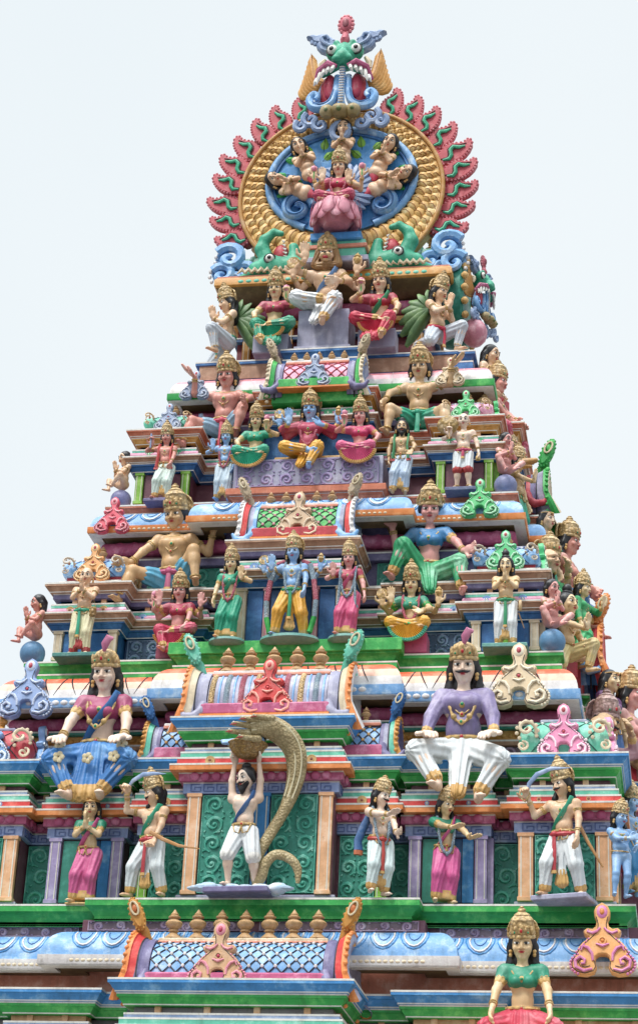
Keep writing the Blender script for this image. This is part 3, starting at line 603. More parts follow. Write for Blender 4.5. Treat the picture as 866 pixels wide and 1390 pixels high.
def kudu(parent, p, w, main, light, jewel='#b33346', rotz=0., dark='dark_line', name='horseshoe_ornament', lean=.12):
    """scrolled horseshoe arch ornament with a bud on its neck; unit width 1"""
    key = (main, light, jewel)
    if key not in _kud:
        b = MB(); b.mat(main)
        hp_ = [(.0, .24), (.055, .235), (.10, .20), (.115, .12), (.09, .03), (.13, -.05), (.24, -.09), (.38, -.075), (.47, .0), (.49, .10), (.45, .19), (.40, .24), (.38, .33), (.31, .42), (.24, .48), (.20, .52), (.27, .55), (.29, .61), (.24, .66), (.15, .65), (.10, .69), (.085, .78), (.12, .85), (.125, .94), (.09, 1.02), (.0, 1.08)]
        out = [(x, z) for x, z in hp_]; poly = out+[(-x, z) for x, z in reversed(out[1:-1])]
        b.prism(poly, -.05, .09, .022)
        # inner lighter relief
        for sg in (-1, 1):
            def fx(q): return [(sg*x, y, z) for x, y, z in q]
            b.mat(light); b.tube(fx([(.16, -.055, .0), (.29, -.065, -.035), (.41, -.065, .03), (.42, -.065, .13), (.34, -.07, .185), (.27, -.07, .14), (.28, -.07, .08), (.33, -.07, .08)]), [.018, .024, .026, .028, .028, .026, .024, .020], 7)
            b.tube(fx([(.15, -.055, .13), (.16, -.065, .24), (.22, -.07, .33), (.30, -.065, .36), (.33, -.06, .29)]), [.018, .024, .028, .026, .014], 7)
            b.tube(fx([(.03, -.06, .66), (.08, -.065, .60), (.15, -.065, .57), (.23, -.065, .60), (.21, -.065, .63)]), [.014, .02, .022, .020, .012], 7)
            b.mat(main if True else light); b.ball((sg*.31, -.07, .10), (.030, .022, .030), 8, 5)
            b.mat(dark); b.tube(fx([(.125, -.048, .13), (.11, -.05, .03), (.15, -.05, -.03), (.26, -.05, -.068), (.38, -.05, -.045), (.455, -.05, .02), (.465, -.05, .11), (.42, -.05, .20), (.36, -.05, .30), (.27, -.05, .41), (.17, -.05, .50), (.07, -.05, .60), (.062, -.05, .72), (.09, -.05, .84)]), .007, 5)
            b.tube(fx([(.19, -.055, .05), (.27, -.06, .025), (.34, -.065, .045), (.37, -.065, .11), (.32, -.07, .145)]), .006, 5)
            b.mat(light)
            for i in range(9):
                a = -1.2+i*.30; b.ball((sg*(.31+.185*math.cos(a)), -.035, .08+.165*math.sin(a)), (.024, .03, .024), 7, 4)
            for i in range(6):
                t = i/5; b.ball((sg*(.40-.19*t), -.035, .27+.21*t), (.022, .03, .022), 7, 4)
        b.mat(light).tube([(-.10, -.06, .40), (0, -.07, .36), (.10, -.06, .40)], [.012, .026, .012], 7); b.mat(main).tube([(.03*math.cos(a)*1.8, -.06, .45+.03*math.sin(a)*1.8) for a in [i*math.pi/5 for i in range(10)]], .014, 6, closed=True)
        b.mat(light).lathe([(.0, -.075), (.06, -.075), (.085, -.055), (.085, -.02)], 14, (0, 0, .92), 'y', sq=(1, 1.25)); b.mat(jewel).ball((0, -.07, .92), (.042, .028, .06), 10, 6); b.ball((0, -.065, .45), (.028, .02, .028), 8, 5)
        _kud[key] = b.mesh(name, True)
    return link(name, _kud[key], parent, p, (-lean, 0, rotz), w)
def lattice(mb, x0, x1, prof, pitch, line, dotc, r=.008, edge=True):
    """diamond lattice laid on a curved roof front: prof(t) -> (y, z)"""
    H = sum((Vector(prof((i+1)/12))-Vector(prof(i/12))).length for i in range(12)); n = max(2, round((x1-x0)/pitch)); P = (x1-x0)/n; m = max(1, round(H/P)); steps = 5*m
    mb.mat(line)
    for sg in (-1, 1):
        for i in range(-m, n+m+1):
            pts = []
            for k in range(steps+1):
                t = k/steps; x = x0+P*(i+sg*t*m)
                if x0-.001 <= x <= x1+.001: y, z = prof(t); pts.append((x, y, z))
            if len(pts) > 1: mb.tube(pts, r, 5)
    mb.mat(dotc)
    for i in range(n):
        for j in range(m):
            for o in ((.5, .5), (0, 0)) if i > 0 else ((.5, .5),):
                x = x0+P*(i+o[0]); t = (j+o[1])/m
                if t <= .02 or t > .98: continue
                y, z = prof(t); mb.ball((x, y-.004, z), (.022, .018, .022), 7, 4)
def gable(parent, x, yc, zc, ry, rz, sgn, cols, tip, w=.28):
    """flaring trumpet gable closing one end of a barrel roof, with curled feet and a leafy tip"""
    b = MB(); prof = [(.94, .0), (1.06, .0, 0), (1.08, .05, 0), (1.05, .09, 1), (1.12, .13, 1), (1.20, .19, 2), (1.25, .20, 2), (1.27, .23, 3), (1.22, .26, 3), (1.05, .27, 4), (.80, .22, 4), (.3, .18, 4)]
    prof = [(p[0], p[1], p[2] if len(p) > 2 else 0) for p in prof]; n = 26; a0, a1 = R(-38), R(218)
    for i in range(len(prof)-1):
        q = prof[i:i+2]; b.mat(cols[q[1][2] % len(cols)])
        ring = [(r, sgn*z*w/.28) for r, z, _ in q]; vs = []
        for r, z in ring:
            for k in range(n+1):
                a = a0+(a1-a0)*k/n; fl = 1+.22*max(0, abs(a-math.pi/2)/1.57-1)**1.; vs.append((x+z*(1+1.1*max(0, abs(a-math.pi/2)/1.57-.95)), yc+ry*r*fl*math.cos(a), zc+rz*r*math.sin(a)*(1 if a > 0 and a < math.pi else .9)))
        b.add(vs, [(k, k+1, n+2+k, n+1+k) for k in range(n)])
    b.mat(cols[3 % len(cols)])
    for k in range(n+1):
        a = a0+(a1-a0)*k/n; b.ball((x+sgn*.245*w/.28, yc+ry*1.26*math.cos(a), zc+rz*1.26*math.sin(a)), (.030, .026, .026), 6, 4)
    b.mat('dark_line').tube([(x+sgn*.125*w/.28, yc+ry*1.10*math.cos(a), zc+rz*1.10*math.sin(a)) for a in [a0+(a1-a0)*k/n for k in range(n+1)]], .011, 5)
    b.mat(cols[0]); # curled foot
    b.tube([(x+sgn*.02, yc-ry*1.05, zc+.02), (x+sgn*.05, yc-ry*1.16, zc-.10), (x+sgn*.14, yc-ry*1.22, zc-.17), (x+sgn*.26, yc-ry*1.2, zc-.15), (x+sgn*.31, yc-ry*1.15, zc-.06)], [.06, .065, .06, .045, .02], 9)
    g = b.build('gable', parent, smooth=60)
    b = MB(); b.mat(tip); zt = zc+rz*1.18; xt = x+sgn*.17*w/.28; k_ = w/.28
    b.tube([(xt, yc-.02, zt-.10), (xt+sgn*.02, yc-.06, zt+.04), (xt+sgn*.06, yc-.12, zt+.13)], [.10*k_, .075*k_, .05*k_], 10, sx=.6)
    cx_, cz_ = xt+sgn*.07*k_, zt+.20*k_; sh_ = lambda u, v: (cx_+.075*k_*u+sgn*.35*.17*k_*v, cz_+.17*k_*v); b.prism([sh_(math.cos(a), math.sin(a)) for a in [i*math.pi/9 for i in range(18)]], yc-.22, yc-.10, .03)
    for i in range(18): u, v = sh_(math.cos(i*math.pi/9), math.sin(i*math.pi/9)); b.ball((u, yc-.18, v), .018*k_, 6, 4)
    b.mat('#d8c9a8').tube([(sh_(.55*math.cos(i*math.pi/6), .3+.42*math.sin(i*math.pi/6))[0], yc-.235, sh_(0, .3+.42*math.sin(i*math.pi/6))[1]) for i in range(12)], .012*k_, 6, closed=True); b.mat('#c9703c' if tip == 'ochre' else tip).ball((sh_(0, .3)[0], yc-.22, sh_(0, .3)[1]), (.035*k_, .025, .05*k_), 8, 5)
    b.build('gable_tip', g); return g
    
    b.tube([(xt, yc-.05, zt-.08), (xt+sgn*.03, yc-.10, zt+.06), (xt+sgn*.10, yc-.20, zt+.15), (xt+sgn*.16, yc-.30, zt+.15), (xt+sgn*.17, yc-.34, zt+.06), (xt+sgn*.13, yc-.30, zt+.01)], [.09, .085, .085, .07, .05, .02], 10, sx=.62)
    for i in range(7): t = i/6; b.ball((xt+sgn*(.02+.20*t), yc-.12-.24*t, zt+.05+.16*math.sin(t*2.4)), .032, 7, 5)
    b.mat('#d8c9a8').ball((xt+sgn*.13, yc-.345, zt+.10), (.035, .02, .045), 8, 5); b.mat('dark_line').ball((xt+sgn*.13, yc-.362, zt+.10), (.016, .012, .022), 8, 5)
    b.build('gable_tip', g); return g
def corner_scrolls(parent, x, y, z, s, sgn, col):
    b = MB(); b.mat(col)
    b.tube([(p[0]*s, p[1], p[2]*s) for p in spiral((0, .30), .26, -.3, 1.4, 1, 20, 0, .12)], [.05*s]*15+[.04*s]*6, 7)
    b.tube([(p[0]*s, p[1], p[2]*s) for p in spiral((sgn*.12, -.16), .17, 1.6, 1.3, -1, 16, 0, .08)], [.038*s]*17, 7); b.ball((0, -.05*s, .30*s), (.09*s, .05*s, .09*s), 8, 5)
    for i in range(9): a = -.5+i*.55; b.ball((.29*s*math.cos(a), 0, .30*s+.29*s*math.sin(a)), (.06*s, .045*s, .06*s), 7, 4)
    b.mat('#b3454a').ball((0, -.09*s, .30*s), .05*s, 8, 5)
    b.build('scroll_leaf', parent, loc=(x, y, z))
# ---- entablature orders: (style, height, out, colour)
paint('fret_blue', '#8799c6', light='#b8c4e0', wear=.3); paint('plum', '#b2507a', light='#d893b0'); paint('orange', '#e08746', light='#f0ae78'); paint('red', '#cf3a3a', light='#e87468'); paint('teal', '#62bea4', light='#a8dccb'); paint('bluegrey', '#8299bf', light='#b7c4da')
paint('gapgrey', '#8c8288', wear=.2); paint('green', '#2ba34a', light='#6ecb6c'); paint('blue', '#3f8dcf', light='#8fc2e8'); paint('salmon', '#d98a72', light='#eab6a2'); paint('brown', '#ab8368', light='#cbaa90'); paint('pinkroll', '#dd9cba', light='#f1ccd9')
paint('violet', '#6a648c', light='#8f8aae'); paint('deepblue', '#2462a0', light='#4d8cc8'); paint('crimson', '#b42e3c', light='#d0606a'); paint('niche_green', '#23806f', light='#4aa594', wear=.25); paint('vine_green', '#3c9c88', light='#a2d8ca')
paint('niche_blue', '#3b5678', light='#5d7796'); paint('vine_blue', '#6e86a8', light='#a9bace'); paint('maroon', '#6b3b4b', light='#87606c', wear=.2); paint('vine_mauve', '#a289a3', light='#cbbccb'); paint('niche_mauve', '#7a6470', light='#98838d'); paint('darkred', '#6e1f30', light='#8c4250', wear=.2)
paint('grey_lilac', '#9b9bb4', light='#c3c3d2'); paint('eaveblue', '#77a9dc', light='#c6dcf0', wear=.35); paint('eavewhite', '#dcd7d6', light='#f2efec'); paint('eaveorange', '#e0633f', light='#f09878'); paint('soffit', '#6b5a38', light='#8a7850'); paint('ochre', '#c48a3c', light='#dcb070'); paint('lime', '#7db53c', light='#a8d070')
paint('brick', '#c06a4a', light='#d8937a'); paint('navy', '#28507e', light='#4c78a8'); paint('pinkpil', '#d88a9a', light='#ecb8c0'); paint('cream', '#d9c8ab', light='#ece0ca'); paint('peach', '#e2ad82', light='#f0cdb0'); paint('lav', '#a394c0', light='#c8bcd8')
ORD_A = [('flat', .14, .05, 'fret_blue', 'fret'), ('flat', .11, .10, 'plum', 'scallop'), ('flat', .08, .20, 'orange', ''), ('flat', .10, .13, 'red', 'med'), ('flat', .08, .10, 'teal', ''), ('flat', .06, .06, 'bluegrey', ''), ('flat', .08, -.03, 'gapgrey', 'piers'), ('cyma', .13, .14, 'green', ''), ('cyma', .14, .23, 'blue', '')]
ORD_B = [('cyma', .12, .10, 'deepblue', ''), ('cyma', .10, .20, 'brown', ''), ('roll', .10, .12, 'pinkroll', 'med'), ('flat', .06, .08, 'teal', ''), ('flat', .08, -.02, 'navy', 'piers'), ('flat', .08, .07, 'violet', ''), ('cyma', .12, .17, 'brown', ''), ('flat', .08, .02, 'crimson', '')]
ORD_C = [('cyma', .12, .12, 'deepblue', ''), ('cyma', .09, .18, 'brown', ''), ('roll', .10, .12, 'pinkroll', 'med'), ('flat', .05, .08, 'teal', ''), ('flat', .09, -.02, 'navy', 'piers'), ('cyma', .10, .10, 'ochre', ''), ('cyma', .10, .17, 'brick', ''), ('flat', .05, .05, 'teal', '')]
def entab(parent, poly, z, order, medc=('#c9a26a', '#8c4a3a'), meds=None, name='entablature', skip=0):
    b = MB(); extra = []
    for st, h, out, col, ex in (order if not skip else order[:-skip]):
        band(b, poly, z, z+h, out, st, col, line='white_line' if ex != 'piers' else None)
        if ex == 'scallop': b.mat('plum'); row(b, poly, out+.012, z+h*.45, .13, scallop(h))
        if ex == 'fret': b.mat('#4d639c'); row(b, poly, out, z+h*.5, .15, fret(h*.8))
        if ex == 'piers':
            b.mat('peach')
            def pier(mb, p, d, nn, s, zz, z=z, h=h):
                for o in (-.25, .25):
                    q = p+d*s*o; u = d*.035; v = nn*.05; vs = [q-u-v, q+u-v, q+u+v, q-u+v]; vs = [Vector((t.x, t.y, z)) for t in vs]+[Vector((t.x, t.y, z+h)) for t in vs]; mb.add(vs, [(3, 2, 1, 0), (4, 5, 6, 7)]+[(i, (i+1) % 4, 4+(i+1) % 4, 4+i) for i in range(4)])
            row(b, poly, out, z, .8, pier)
        if ex == 'med': extra.append((z+h*.5, out))
        z += h
    o = b.build(name, parent, smooth=35)
    for zz, out in extra:
        for x, y, rz in (meds or []): medallion(o, (x+(out if rz else 0), y-(out if not rz else 0)-.0, zz), .062, *medc, rotz=rz)
    return o, z
def core(name, x0, x1, y0, y1, z0, z1, col, parent=None):
    b = MB(); b.mat(col).box(x0, x1, y0, y1, z0, z1); return b.build(name, parent or TOWER)
def cushion_roof(parent, x0, x1, y0, y1, z0, h, base, line, dotc, kud, scroll, fin=True, finc='gilt_dull', band_c='ochre', kw=None):
    """domed corner-shrine roof: square cushion with a lattice, ornaments on the front and the right"""
    poly = rect(x0, x1, y0, y1); b = MB(); w = x1-x0
    b.mat(band_c).sweep(poly, [(-.1, z0), (.0, z0), (.01, z0+.03), (-.02, z0+.05), (-.02, z0+.09), (-.1, z0+.09)])
    def pf(t): a = R(-25)+R(105)*t; return (.04+(math.cos(a)-1)*.30*min(1, w)*1.1, z0+.09+h*(math.sin(a)+math.sin(R(25)))/(math.sin(R(80))+math.sin(R(25))))
    pr = [pf(i/9) for i in range(10)]; b.mat(base).sweep(poly, [(-.14, z0+.085)]+pr+[(-.36, pr[-1][1]), (-.36, z0+.2)])
    zt = pr[-1][1]; ins = -pr[-1][0]
    b.mat('grey_lilac').box(x0+ins-.03, x1-ins+.03, y0+ins-.03, y1-ins+.03, zt-.01, zt+.035, .01); b.mat('eavewhite').box(x0+ins+.05, x1-ins-.05, y0+ins+.05, y1-ins-.05, zt+.035, zt+.06, .01)
    ro = b.build('shrine_roof', parent, smooth=35)
    b = MB(); lattice(b, x0+.10, x1-.10, lambda t: (y0-pf(t)[0]-.004, pf(t)[1]), w/4.2, line, dotc); c = MB()
    lattice(c, y0+.10, y1-.10, lambda t: (pf(t)[0], pf(t)[1]), w/4.2, line, dotc)
    b.merge(c, Matrix(((0, 1, 0, x1), (1, 0, 0, 0), (0, 0, 1, 0), (0, 0, 0, 1)))); b.build('roof_lattice', ro)
    cx, cy = (x0+x1)/2, (y0+y1)/2; kw = kw or w*.62
    kudu(ro, (cx, y0-.10, z0+.07*kw), kw, *kud); kudu(ro, (x1+.10, cy, z0+.07*kw), kw, *kud, rotz=math.pi/2)
    for sg, x in ((-1, x0+.06), (1, x1-.06)): corner_scrolls(ro, x, y0-.07, z0+.10+h*.25, h*.95, sg, scroll)
    if fin: kalasha(ro, (cx, y0+ins+.12, zt+.05), .24, finc)
    return ro
def eave(parent, poly, z0, z1, out, cols, edge, style, name='eave'):
    """curved overhanging eave: edge strip, painted curve and its drawn leaf pattern"""
    b = MB(); h = z1-z0; he = .26*h
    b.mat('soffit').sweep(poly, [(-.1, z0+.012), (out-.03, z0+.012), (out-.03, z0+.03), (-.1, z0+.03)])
    b.mat(edge).sweep(poly, [(out-.16, z0), (out, z0), (out+.006, z0+.01), (out+.006, z0+he), (out-.16, z0+he)])
    b.mat('white_line').sweep(poly, [(out-.16, z0-.012), (out-.012, z0-.012), (out-.012, z0+.004), (out-.16, z0+.004)])
    rr = h-he; n = 9; cv = [(out-.02-.85*rr*(1-math.cos(math.pi/2*i/n)), z0+he+rr*math.sin(math.pi/2*i/n)) for i in range(n+1)]
    k = len(cols); cut = [0]+[round(n*(i+1)/k) for i in range(k)]
    for i in range(k):
        seg = cv[cut[i]:cut[i+1]+1]; b.mat(cols[i]).sweep(poly, seg+[(-.1, seg[-1][1]), (-.1, seg[0][1])])
    def S(p, d, nn, u, t, pro=.004):
        i = min(n-1, int(t*n)); f = t*n-i; o = cv[i][0]+(cv[i+1][0]-cv[i][0])*f+pro; z = cv[i][1]+(cv[i+1][1]-cv[i][1])*f; q = p+d*u+nn*o; return (q.x, q.y, z)
    for a, d, nn, L in runs(poly, 0):
        s = .36 if style == 'wave' else .34; m = max(1, round(L/s)); s = L/m
        for i in range(m):
            u = s*(i+.5)
            if style == 'wave':
                b.mat('blue'); b.tube([S(a, d, nn, u+s*.46*math.sin(q), .62-.50*math.cos(q)*.9) for q in [(-2.2+4.4*j/10) for j in range(11)]], .008, 5)
                b.mat('eavewhite'); b.tube([S(a, d, nn, u+s*.34*math.sin(q), .60-.40*math.cos(q)*.9, .006) for q in [(-1.9+3.8*j/10) for j in range(11)]], .012, 5)
                b.mat('deepblue'); b.tube([S(a, d, nn, u+s*.20*math.sin(q), .66-.28*math.cos(q)*.9, .006) for q in [(-1.7+3.4*j/8) for j in range(9)]], .006, 5)
            elif style == 'leaf':
                b.mat('dark_line'); 
                for sg in (-1, 1): b.tube([S(a, d, nn, u+sg*(.03+.12*t*t), .08+.80*(1-t), .003) for t in (0, .25, .5, .75, 1)], [.003, .009, .011, .009, .003], 5)
            elif style == 'line':
                b.mat('white_line'); b.tube([S(a, d, nn, u, t, .003) for t in (.05, .3, .6, .95)], .006, 5)
    if edge == 'eaveblue': b.mat('eavewhite'); row(b, poly, out+.006, z0+he*.5, .115, dots(he*.27))
    if style == 'wave': b.mat('cream'); row(b, poly, out+.006, z0+he*.42, .07, dots(he*.17))
    return b.build(name, parent, smooth=45)
def proj_plan(w, y, cw, cy): return [(-w, y), (-cw, y), (-cw, cy), (cw, cy), (cw, y), (w, y), (w, YC-1.0), (w+.25, YC-1.0), (w+.25, YC+1.0), (w, YC+1.0), (w, 2*YC-y), (-w, 2*YC-y)]
def vault(parent, hw, yc, ry, zc, rz, base, cols, tip, nfin, style, basecol='plum', line='dark_line', dotc='gold_plain', fins=.27, gw=.26, capcol='eavewhite', cx=0., gl=True, gr=True):
    b = MB(); n = 20; b.mat(basecol).box(cx-hw-.05, cx+hw+.05, yc-ry-.10, yc+ry, zc-.15, zc+.0, .02); b.mat('orange').box(cx-hw-.06, cx+hw+.06, yc-ry-.12, yc+ry, zc-.17, zc-.145)
    b.mat(base).lathe([(0, -hw), (1, -hw), (1, hw), (0, hw)], n, (cx, yc, zc), 'x', R(-10), R(190), (ry, rz))
    b.mat(capcol).box(cx-hw, cx+hw, yc-.13, yc+.13, zc+rz-.025, zc+rz+.035, .01); b.mat('salmon').box(cx-hw, cx+hw, yc-.155, yc+.155, zc+rz-.045, zc+rz-.005, .008)
    v = b.build('vault_roof', parent, smooth=35)
    def pf(t): a = R(178)-R(82)*t; return (yc+(ry+.004)*math.cos(a), zc+(rz+.004)*math.sin(a))
    b = MB()
    if style == 'lattice': lattice(b, cx-hw, cx+hw, pf, .155, line, dotc, .009); b.build('roof_lattice', v)
    else:
        k = int(hw*2/.092)
        for i in range(k):
            x = cx-hw+(i+.5)*2*hw/k; w = .026; c = ['ochre', 'eaveblue', 'garland_white', 'eaveblue', 'garland_pink', 'eaveblue'][i % 6] if i % 2 else 'grey_lilac'
            if not i % 2: c = ['gilt', 'garland_white', 'garland_pink'][(i//2) % 3]; w = .036
            b.mat(c).tube([(x, pf(q/10)[0], pf(q/10)[1]) for q in range(11)], w if not i % 2 else .014, 6, sx=.7)
        b.build('roof_rib_band', v)
    if gl: gable(v, cx-hw-.01, yc, zc, ry, rz, -1, cols, tip, gw)
    if gr: gable(v, cx+hw+.01, yc, zc, ry, rz, 1, cols, tip, gw)
    for i in range(nfin): kalasha(v, (cx-hw+(i+.5)*2*hw/nfin, yc-.02, zc+rz+.03), fins)
    return v
def bay(x0, x1, yf, yb, zb, zt, order, wallc, pils, panels, plinth='grey_lilac', cy_roof=None, medc=('#c9a26a', '#8c4a3a'), meds=None, name='shrine_niche'):
    b = MB(); b.mat(wallc).box(x0, x1, yf, yb, zb, zt+sum(o[1] for o in order)-.01); b.mat(plinth).box(x0-.05, x1+.05, yf-.05, yb, zb, zb+.09, .008)
    n = b.build(name, TOWER)
    for a, c, col in pils: pilaster(n, a, c, yf-.07, zb+.09, zt, col)
    for a, c, g, v in panels:
        if v: scroll_panel(n, a, c, zb+.11, zt-.02, yf-.04, g, v)
        else: q = MB(); q.mat(g).box(a, c, yf-.03, yf+.01, zb+.11, zt-.02, .006); q.build('flat_panel', n)
    if x1 > 1.5:   # the right return shows too
        L = yb-yf; scroll_panel(n, -L/2+.14, L/2-.14, zb+.11, zt-.02, -.03, 'niche_green' if order is ORD_A else ('niche_blue' if order is ORD_B else 'maroon'), 'vine_green' if order is ORD_A else ('vine_blue' if order is ORD_B else 'vine_mauve'), rotz=math.pi/2, origin=(x1, (yf+yb)/2, 0)) if L > .5 else None
        for yy in (yf+.02, yb-.14):
            q = MB(); q.mat(pils[0][2] if pils else 'peach').box(x1-.02, x1+.07, yy, yy+.12, zb+.09, zt, .005); q.build('pilaster', n)
    cx = (x0+x1)/2; meds = meds if meds is not None else [(cx-(x1-x0)*.27, yf, 0), (cx+(x1-x0)*.27, yf, 0)]
    if x1 > 2.: meds = meds+[(x1, (yf+yb)/2, math.pi/2)]
    return entab(n, rect(x0, x1, yf-.02, yb), zt, order, medc, meds)[1], n
BLUE_MED = ('#7fa4d6', '#e4e2dc'); GREEN_MED = ('#4cae7c', '#d8e8d0')
# ================= lower body down to the street (mostly below the picture)
core('gate_wall', -4.75, 4.75, .62, 7.4, 0, 6.7, 'salmon')
b = MB(); b.mat('brown').box(-1.5, 1.5, .50, .75, 0, 4.2, .03); b.mat('darkred').box(-1.25, -.02, .44, .6, .1, 3.9, .02).box(.02, 1.25, .44, .6, .1, 3.9, .02)
for sx in (-1, 1):
    for i in range(5):
        for j in range(2): b.mat('gold_plain').ball((sx*(.35+.55*j), .42, .6+.7*i), .07, 8, 5)
b.build('gate_door', TOWER)
for sx in (-1, 1):
    for x0, x1 in ((1.9, 2.8), (3.4, 4.7)):
        a, c = (x0, x1) if sx > 0 else (-x1, -x0); bay(a, c, .30, .8, .3, 5.45, ORD_A, 'peach', [(a, a+.16, 'peach'), (c-.16, c, 'peach')], [(a+.22, c-.22, 'niche_green', None)])
entab(TOWER, rect(-4.78, 4.78, .50, 7.5), 5.45, ORD_A)
# eave under the lowest ledge in view
PA0 = proj_plan(4.62, .55, 2.1, .30)
eave(TOWER, PA0, 6.62, 7.06, .34, ['eaveblue'], 'eavewhite', 'wave')
b = MB(); band(b, proj_plan(4.42, .55, 2.0, .24), 7.02, 7.2, .02, 'flat', 'maroon'); fr = b.build('frieze', TOWER)
for a, c, y in ((-4.3, -2.15, .52), (-1.95, -.1, .21), (.1, 1.95, .21), (2.15, 4.3, .52)): scroll_panel(fr, a, c, 7.07, 7.185, y, 'niche_mauve', 'vine_mauve')
vault(TOWER, .98, -.06, .42, 6.42, .44, 'eaveblue', ['violet', 'violet', 'red', 'orange', 'grey_lilac'], 'ochre', 7, 'lattice', line='dark_line', dotc='eavewhite', fins=.36, gw=.30, capcol='cream')
entab(TOWER, rect(-1.15, 1.15, -.50, .6), 5.4, ORD_A)
core('gate_porch', -1.1, 1.1, -.46, .6, 4.3, 6.3, 'peach')
for x, w, c in ((-.18, .66, ('#c79f78', '#d88a9a', '#b02048')), (4.02, .72, ('#e8ab6a', '#d884b4', '#e08a3c')), (-3.6, .80, ('#7f9fd0', '#c8d6ea'))): kudu(TOWER, (x, -.57 if abs(x) < 1 else .10, 6.30 if abs(x) < 1 else 6.62), w, *c)
# ================= storey A
LA = proj_plan(4.39, .35, 1.97, .06)
b = MB(); band(b, LA, 7.18, 7.42, .0, 'cyma', 'green', 'white_line'); band(b, LA, 7.40, 7.43, -.02, 'flat', 'green'); b.mat('green').box(-4.2, 4.2, .45, 7.6, 7.2, 7.425); b.build('ledge', TOWER)
mw = core('storey_wall', -4.05, 4.05, 1.0, 7.0, 7.4, 9.22, 'maroon')
for sx in (-1, 1):
    for x0, x1 in ((1.5, 1.75), (2.67, 3.04)):
        a, c = (x0, x1) if sx > 0 else (-x1, -x0); scroll_panel(mw, a+.01, c-.01, 7.5, 8.30, .96, 'niche_green', 'vine_green')
entab(mw, rect(-4.02, 4.02, .98, 7.0), 8.32, ORD_A, BLUE_MED, [(-1.62, .98, 0), (-2.85, .98, 0), (1.62, .98, 0), (2.85, .98, 0)])
# wide setback bay and the central bay in front of it
z, n = bay(-1.5, 1.5, .62, 1.1, 7.42, 8.32, ORD_A, 'maroon', [(-1.5, -1.38, 'lime'), (1.38, 1.5, 'lime')], [(-1.36, -.94, 'niche_green', 'vine_green'), (.94, 1.36, 'niche_green', 'vine_green')], meds=[(-1.2, .6, 0), (1.2, .6, 0)])
for sx in (-1, 1): vault(n, .20, .82, .22, 9.42, .34, 'eaveblue', ['violet', 'grey_lilac', 'teal', 'ochre', 'violet'], 'deepblue', 1, 'lattice', fins=.22, gw=.24, cx=sx*1.16, gl=sx < 0, gr=sx > 0)
z, n = bay(-.90, .90, .35, 1.0, 7.43, 8.75, ORD_A, 'maroon', [(-.88, -.72, 'peach'), (.72, .88, 'peach'), (-.06, .12, 'blue')], [(-.70, -.08, 'niche_green', 'vine_green'), (.14, .70, 'niche_green', 'vine_green')], meds=[(-.62, .33, 0), (.62, .33, 0)])
va = vault(n, .74, .66, .34, 9.88, .50, 'grey_lilac', ['grey_lilac', 'grey_lilac', 'cream', 'orange', 'eavewhite'], 'teal', 5, 'ribs', fins=.36, gw=.32)
kudu(va, (.02, .26, 9.78), .66, '#cc2e2c', '#f0a898', '#d8484a')
for sx, dome in ((-1, ('crimson', '#2c1c22', 'navy', ('#86aede', '#dfe9f4'), 'cream')), (1, ('teal', '#16594e', '#e0e8e2', ('#e089b0', '#f6d6e2'), 'cream'))):
    a, c = (1.75, 2.67) if sx > 0 else (-2.67, -1.75)
    bay(a, c, .74, 1.1, 7.42, 8.32, ORD_A, 'maroon', [(a, a+.14, 'lav'), (c-.14, c, 'lav')], [(a+.16, a+.42, 'niche_green', None), (a+.43, c-.30, 'navy', None), (c-.29, c-.16, 'blue', None)], medc=BLUE_MED)
    a, c = (3.05, 4.12) if sx > 0 else (-4.12, -3.05)
    z, n = bay(a, c, .62, 1.7, 7.42, 8.32, ORD_A, 'maroon', [(a, a+.17, 'peach'), (c-.17, c, 'peach')], [(a+.19, c-.19, 'niche_green', 'vine_green')], medc=('#c9a26a', '#8c4a3a') if sx > 0 else BLUE_MED)
    cushion_roof(n, a+.04, c-.04, .66, 1.6, z, .46, dome[0], dome[1], dome[2], dome[3], dome[4], finc='ochre')
uw = core('storey_wall', -3.5, 3.5, 1.5, 6.5, 9.2, 10.5, 'niche_mauve')
for sx in (-1, 1):
    a, c = (1.15, 3.25) if sx > 0 else (-3.25, -1.15)
    pilaster(uw, sx*3.33-.09, sx*3.33+.09, 1.42, 9.24, 9.70, 'violet')
    for q0, q1 in ((a, (a+c)/2-.3), ((a+c)/2+.3, c)): scroll_panel(uw, q0, q1, 9.28, 9.70, 1.46, 'niche_mauve', 'vine_mauve')
b = MB(); PU = proj_plan(3.5, 1.48, 1.35, 1.25); band(b, PU, 9.69, 9.76, .08, 'flat', 'brown', 'white_line'); band(b, PU, 9.76, 9.90, .03, 'flat', 'ochre'); band(b, PU, 9.90, 9.95, .10, 'flat', 'niche_green', 'white_line'); band(b, PU, 9.96, 10.14, .13, 'roll', 'plum')
b.mat('ochre'); row(b, PU, .035, 9.83, .09, dots(.035)); b.mat('plum'); row(b, PU, .10, 10.05, .2, scallop(.15)); b.build('moulding', uw, smooth=40)
PE = proj_plan(3.34, 1.42, 1.20, 1.14)
eave(TOWER, PE, 10.14, 10.64, .42, ['eavewhite', '#f0bca4', 'eaveorange', 'eaveorange'], 'eaveblue', 'leaf')
for x, y, z, w, c in ((-3.28, .93, 10.05, .72, ('#8ba3cf', '#c6d2e8')), (3.02, .93, 10.08, .76, ('#d9c4a2', '#f0e4cc'))): kudu(TOWER, (x, y, z), w, *c)
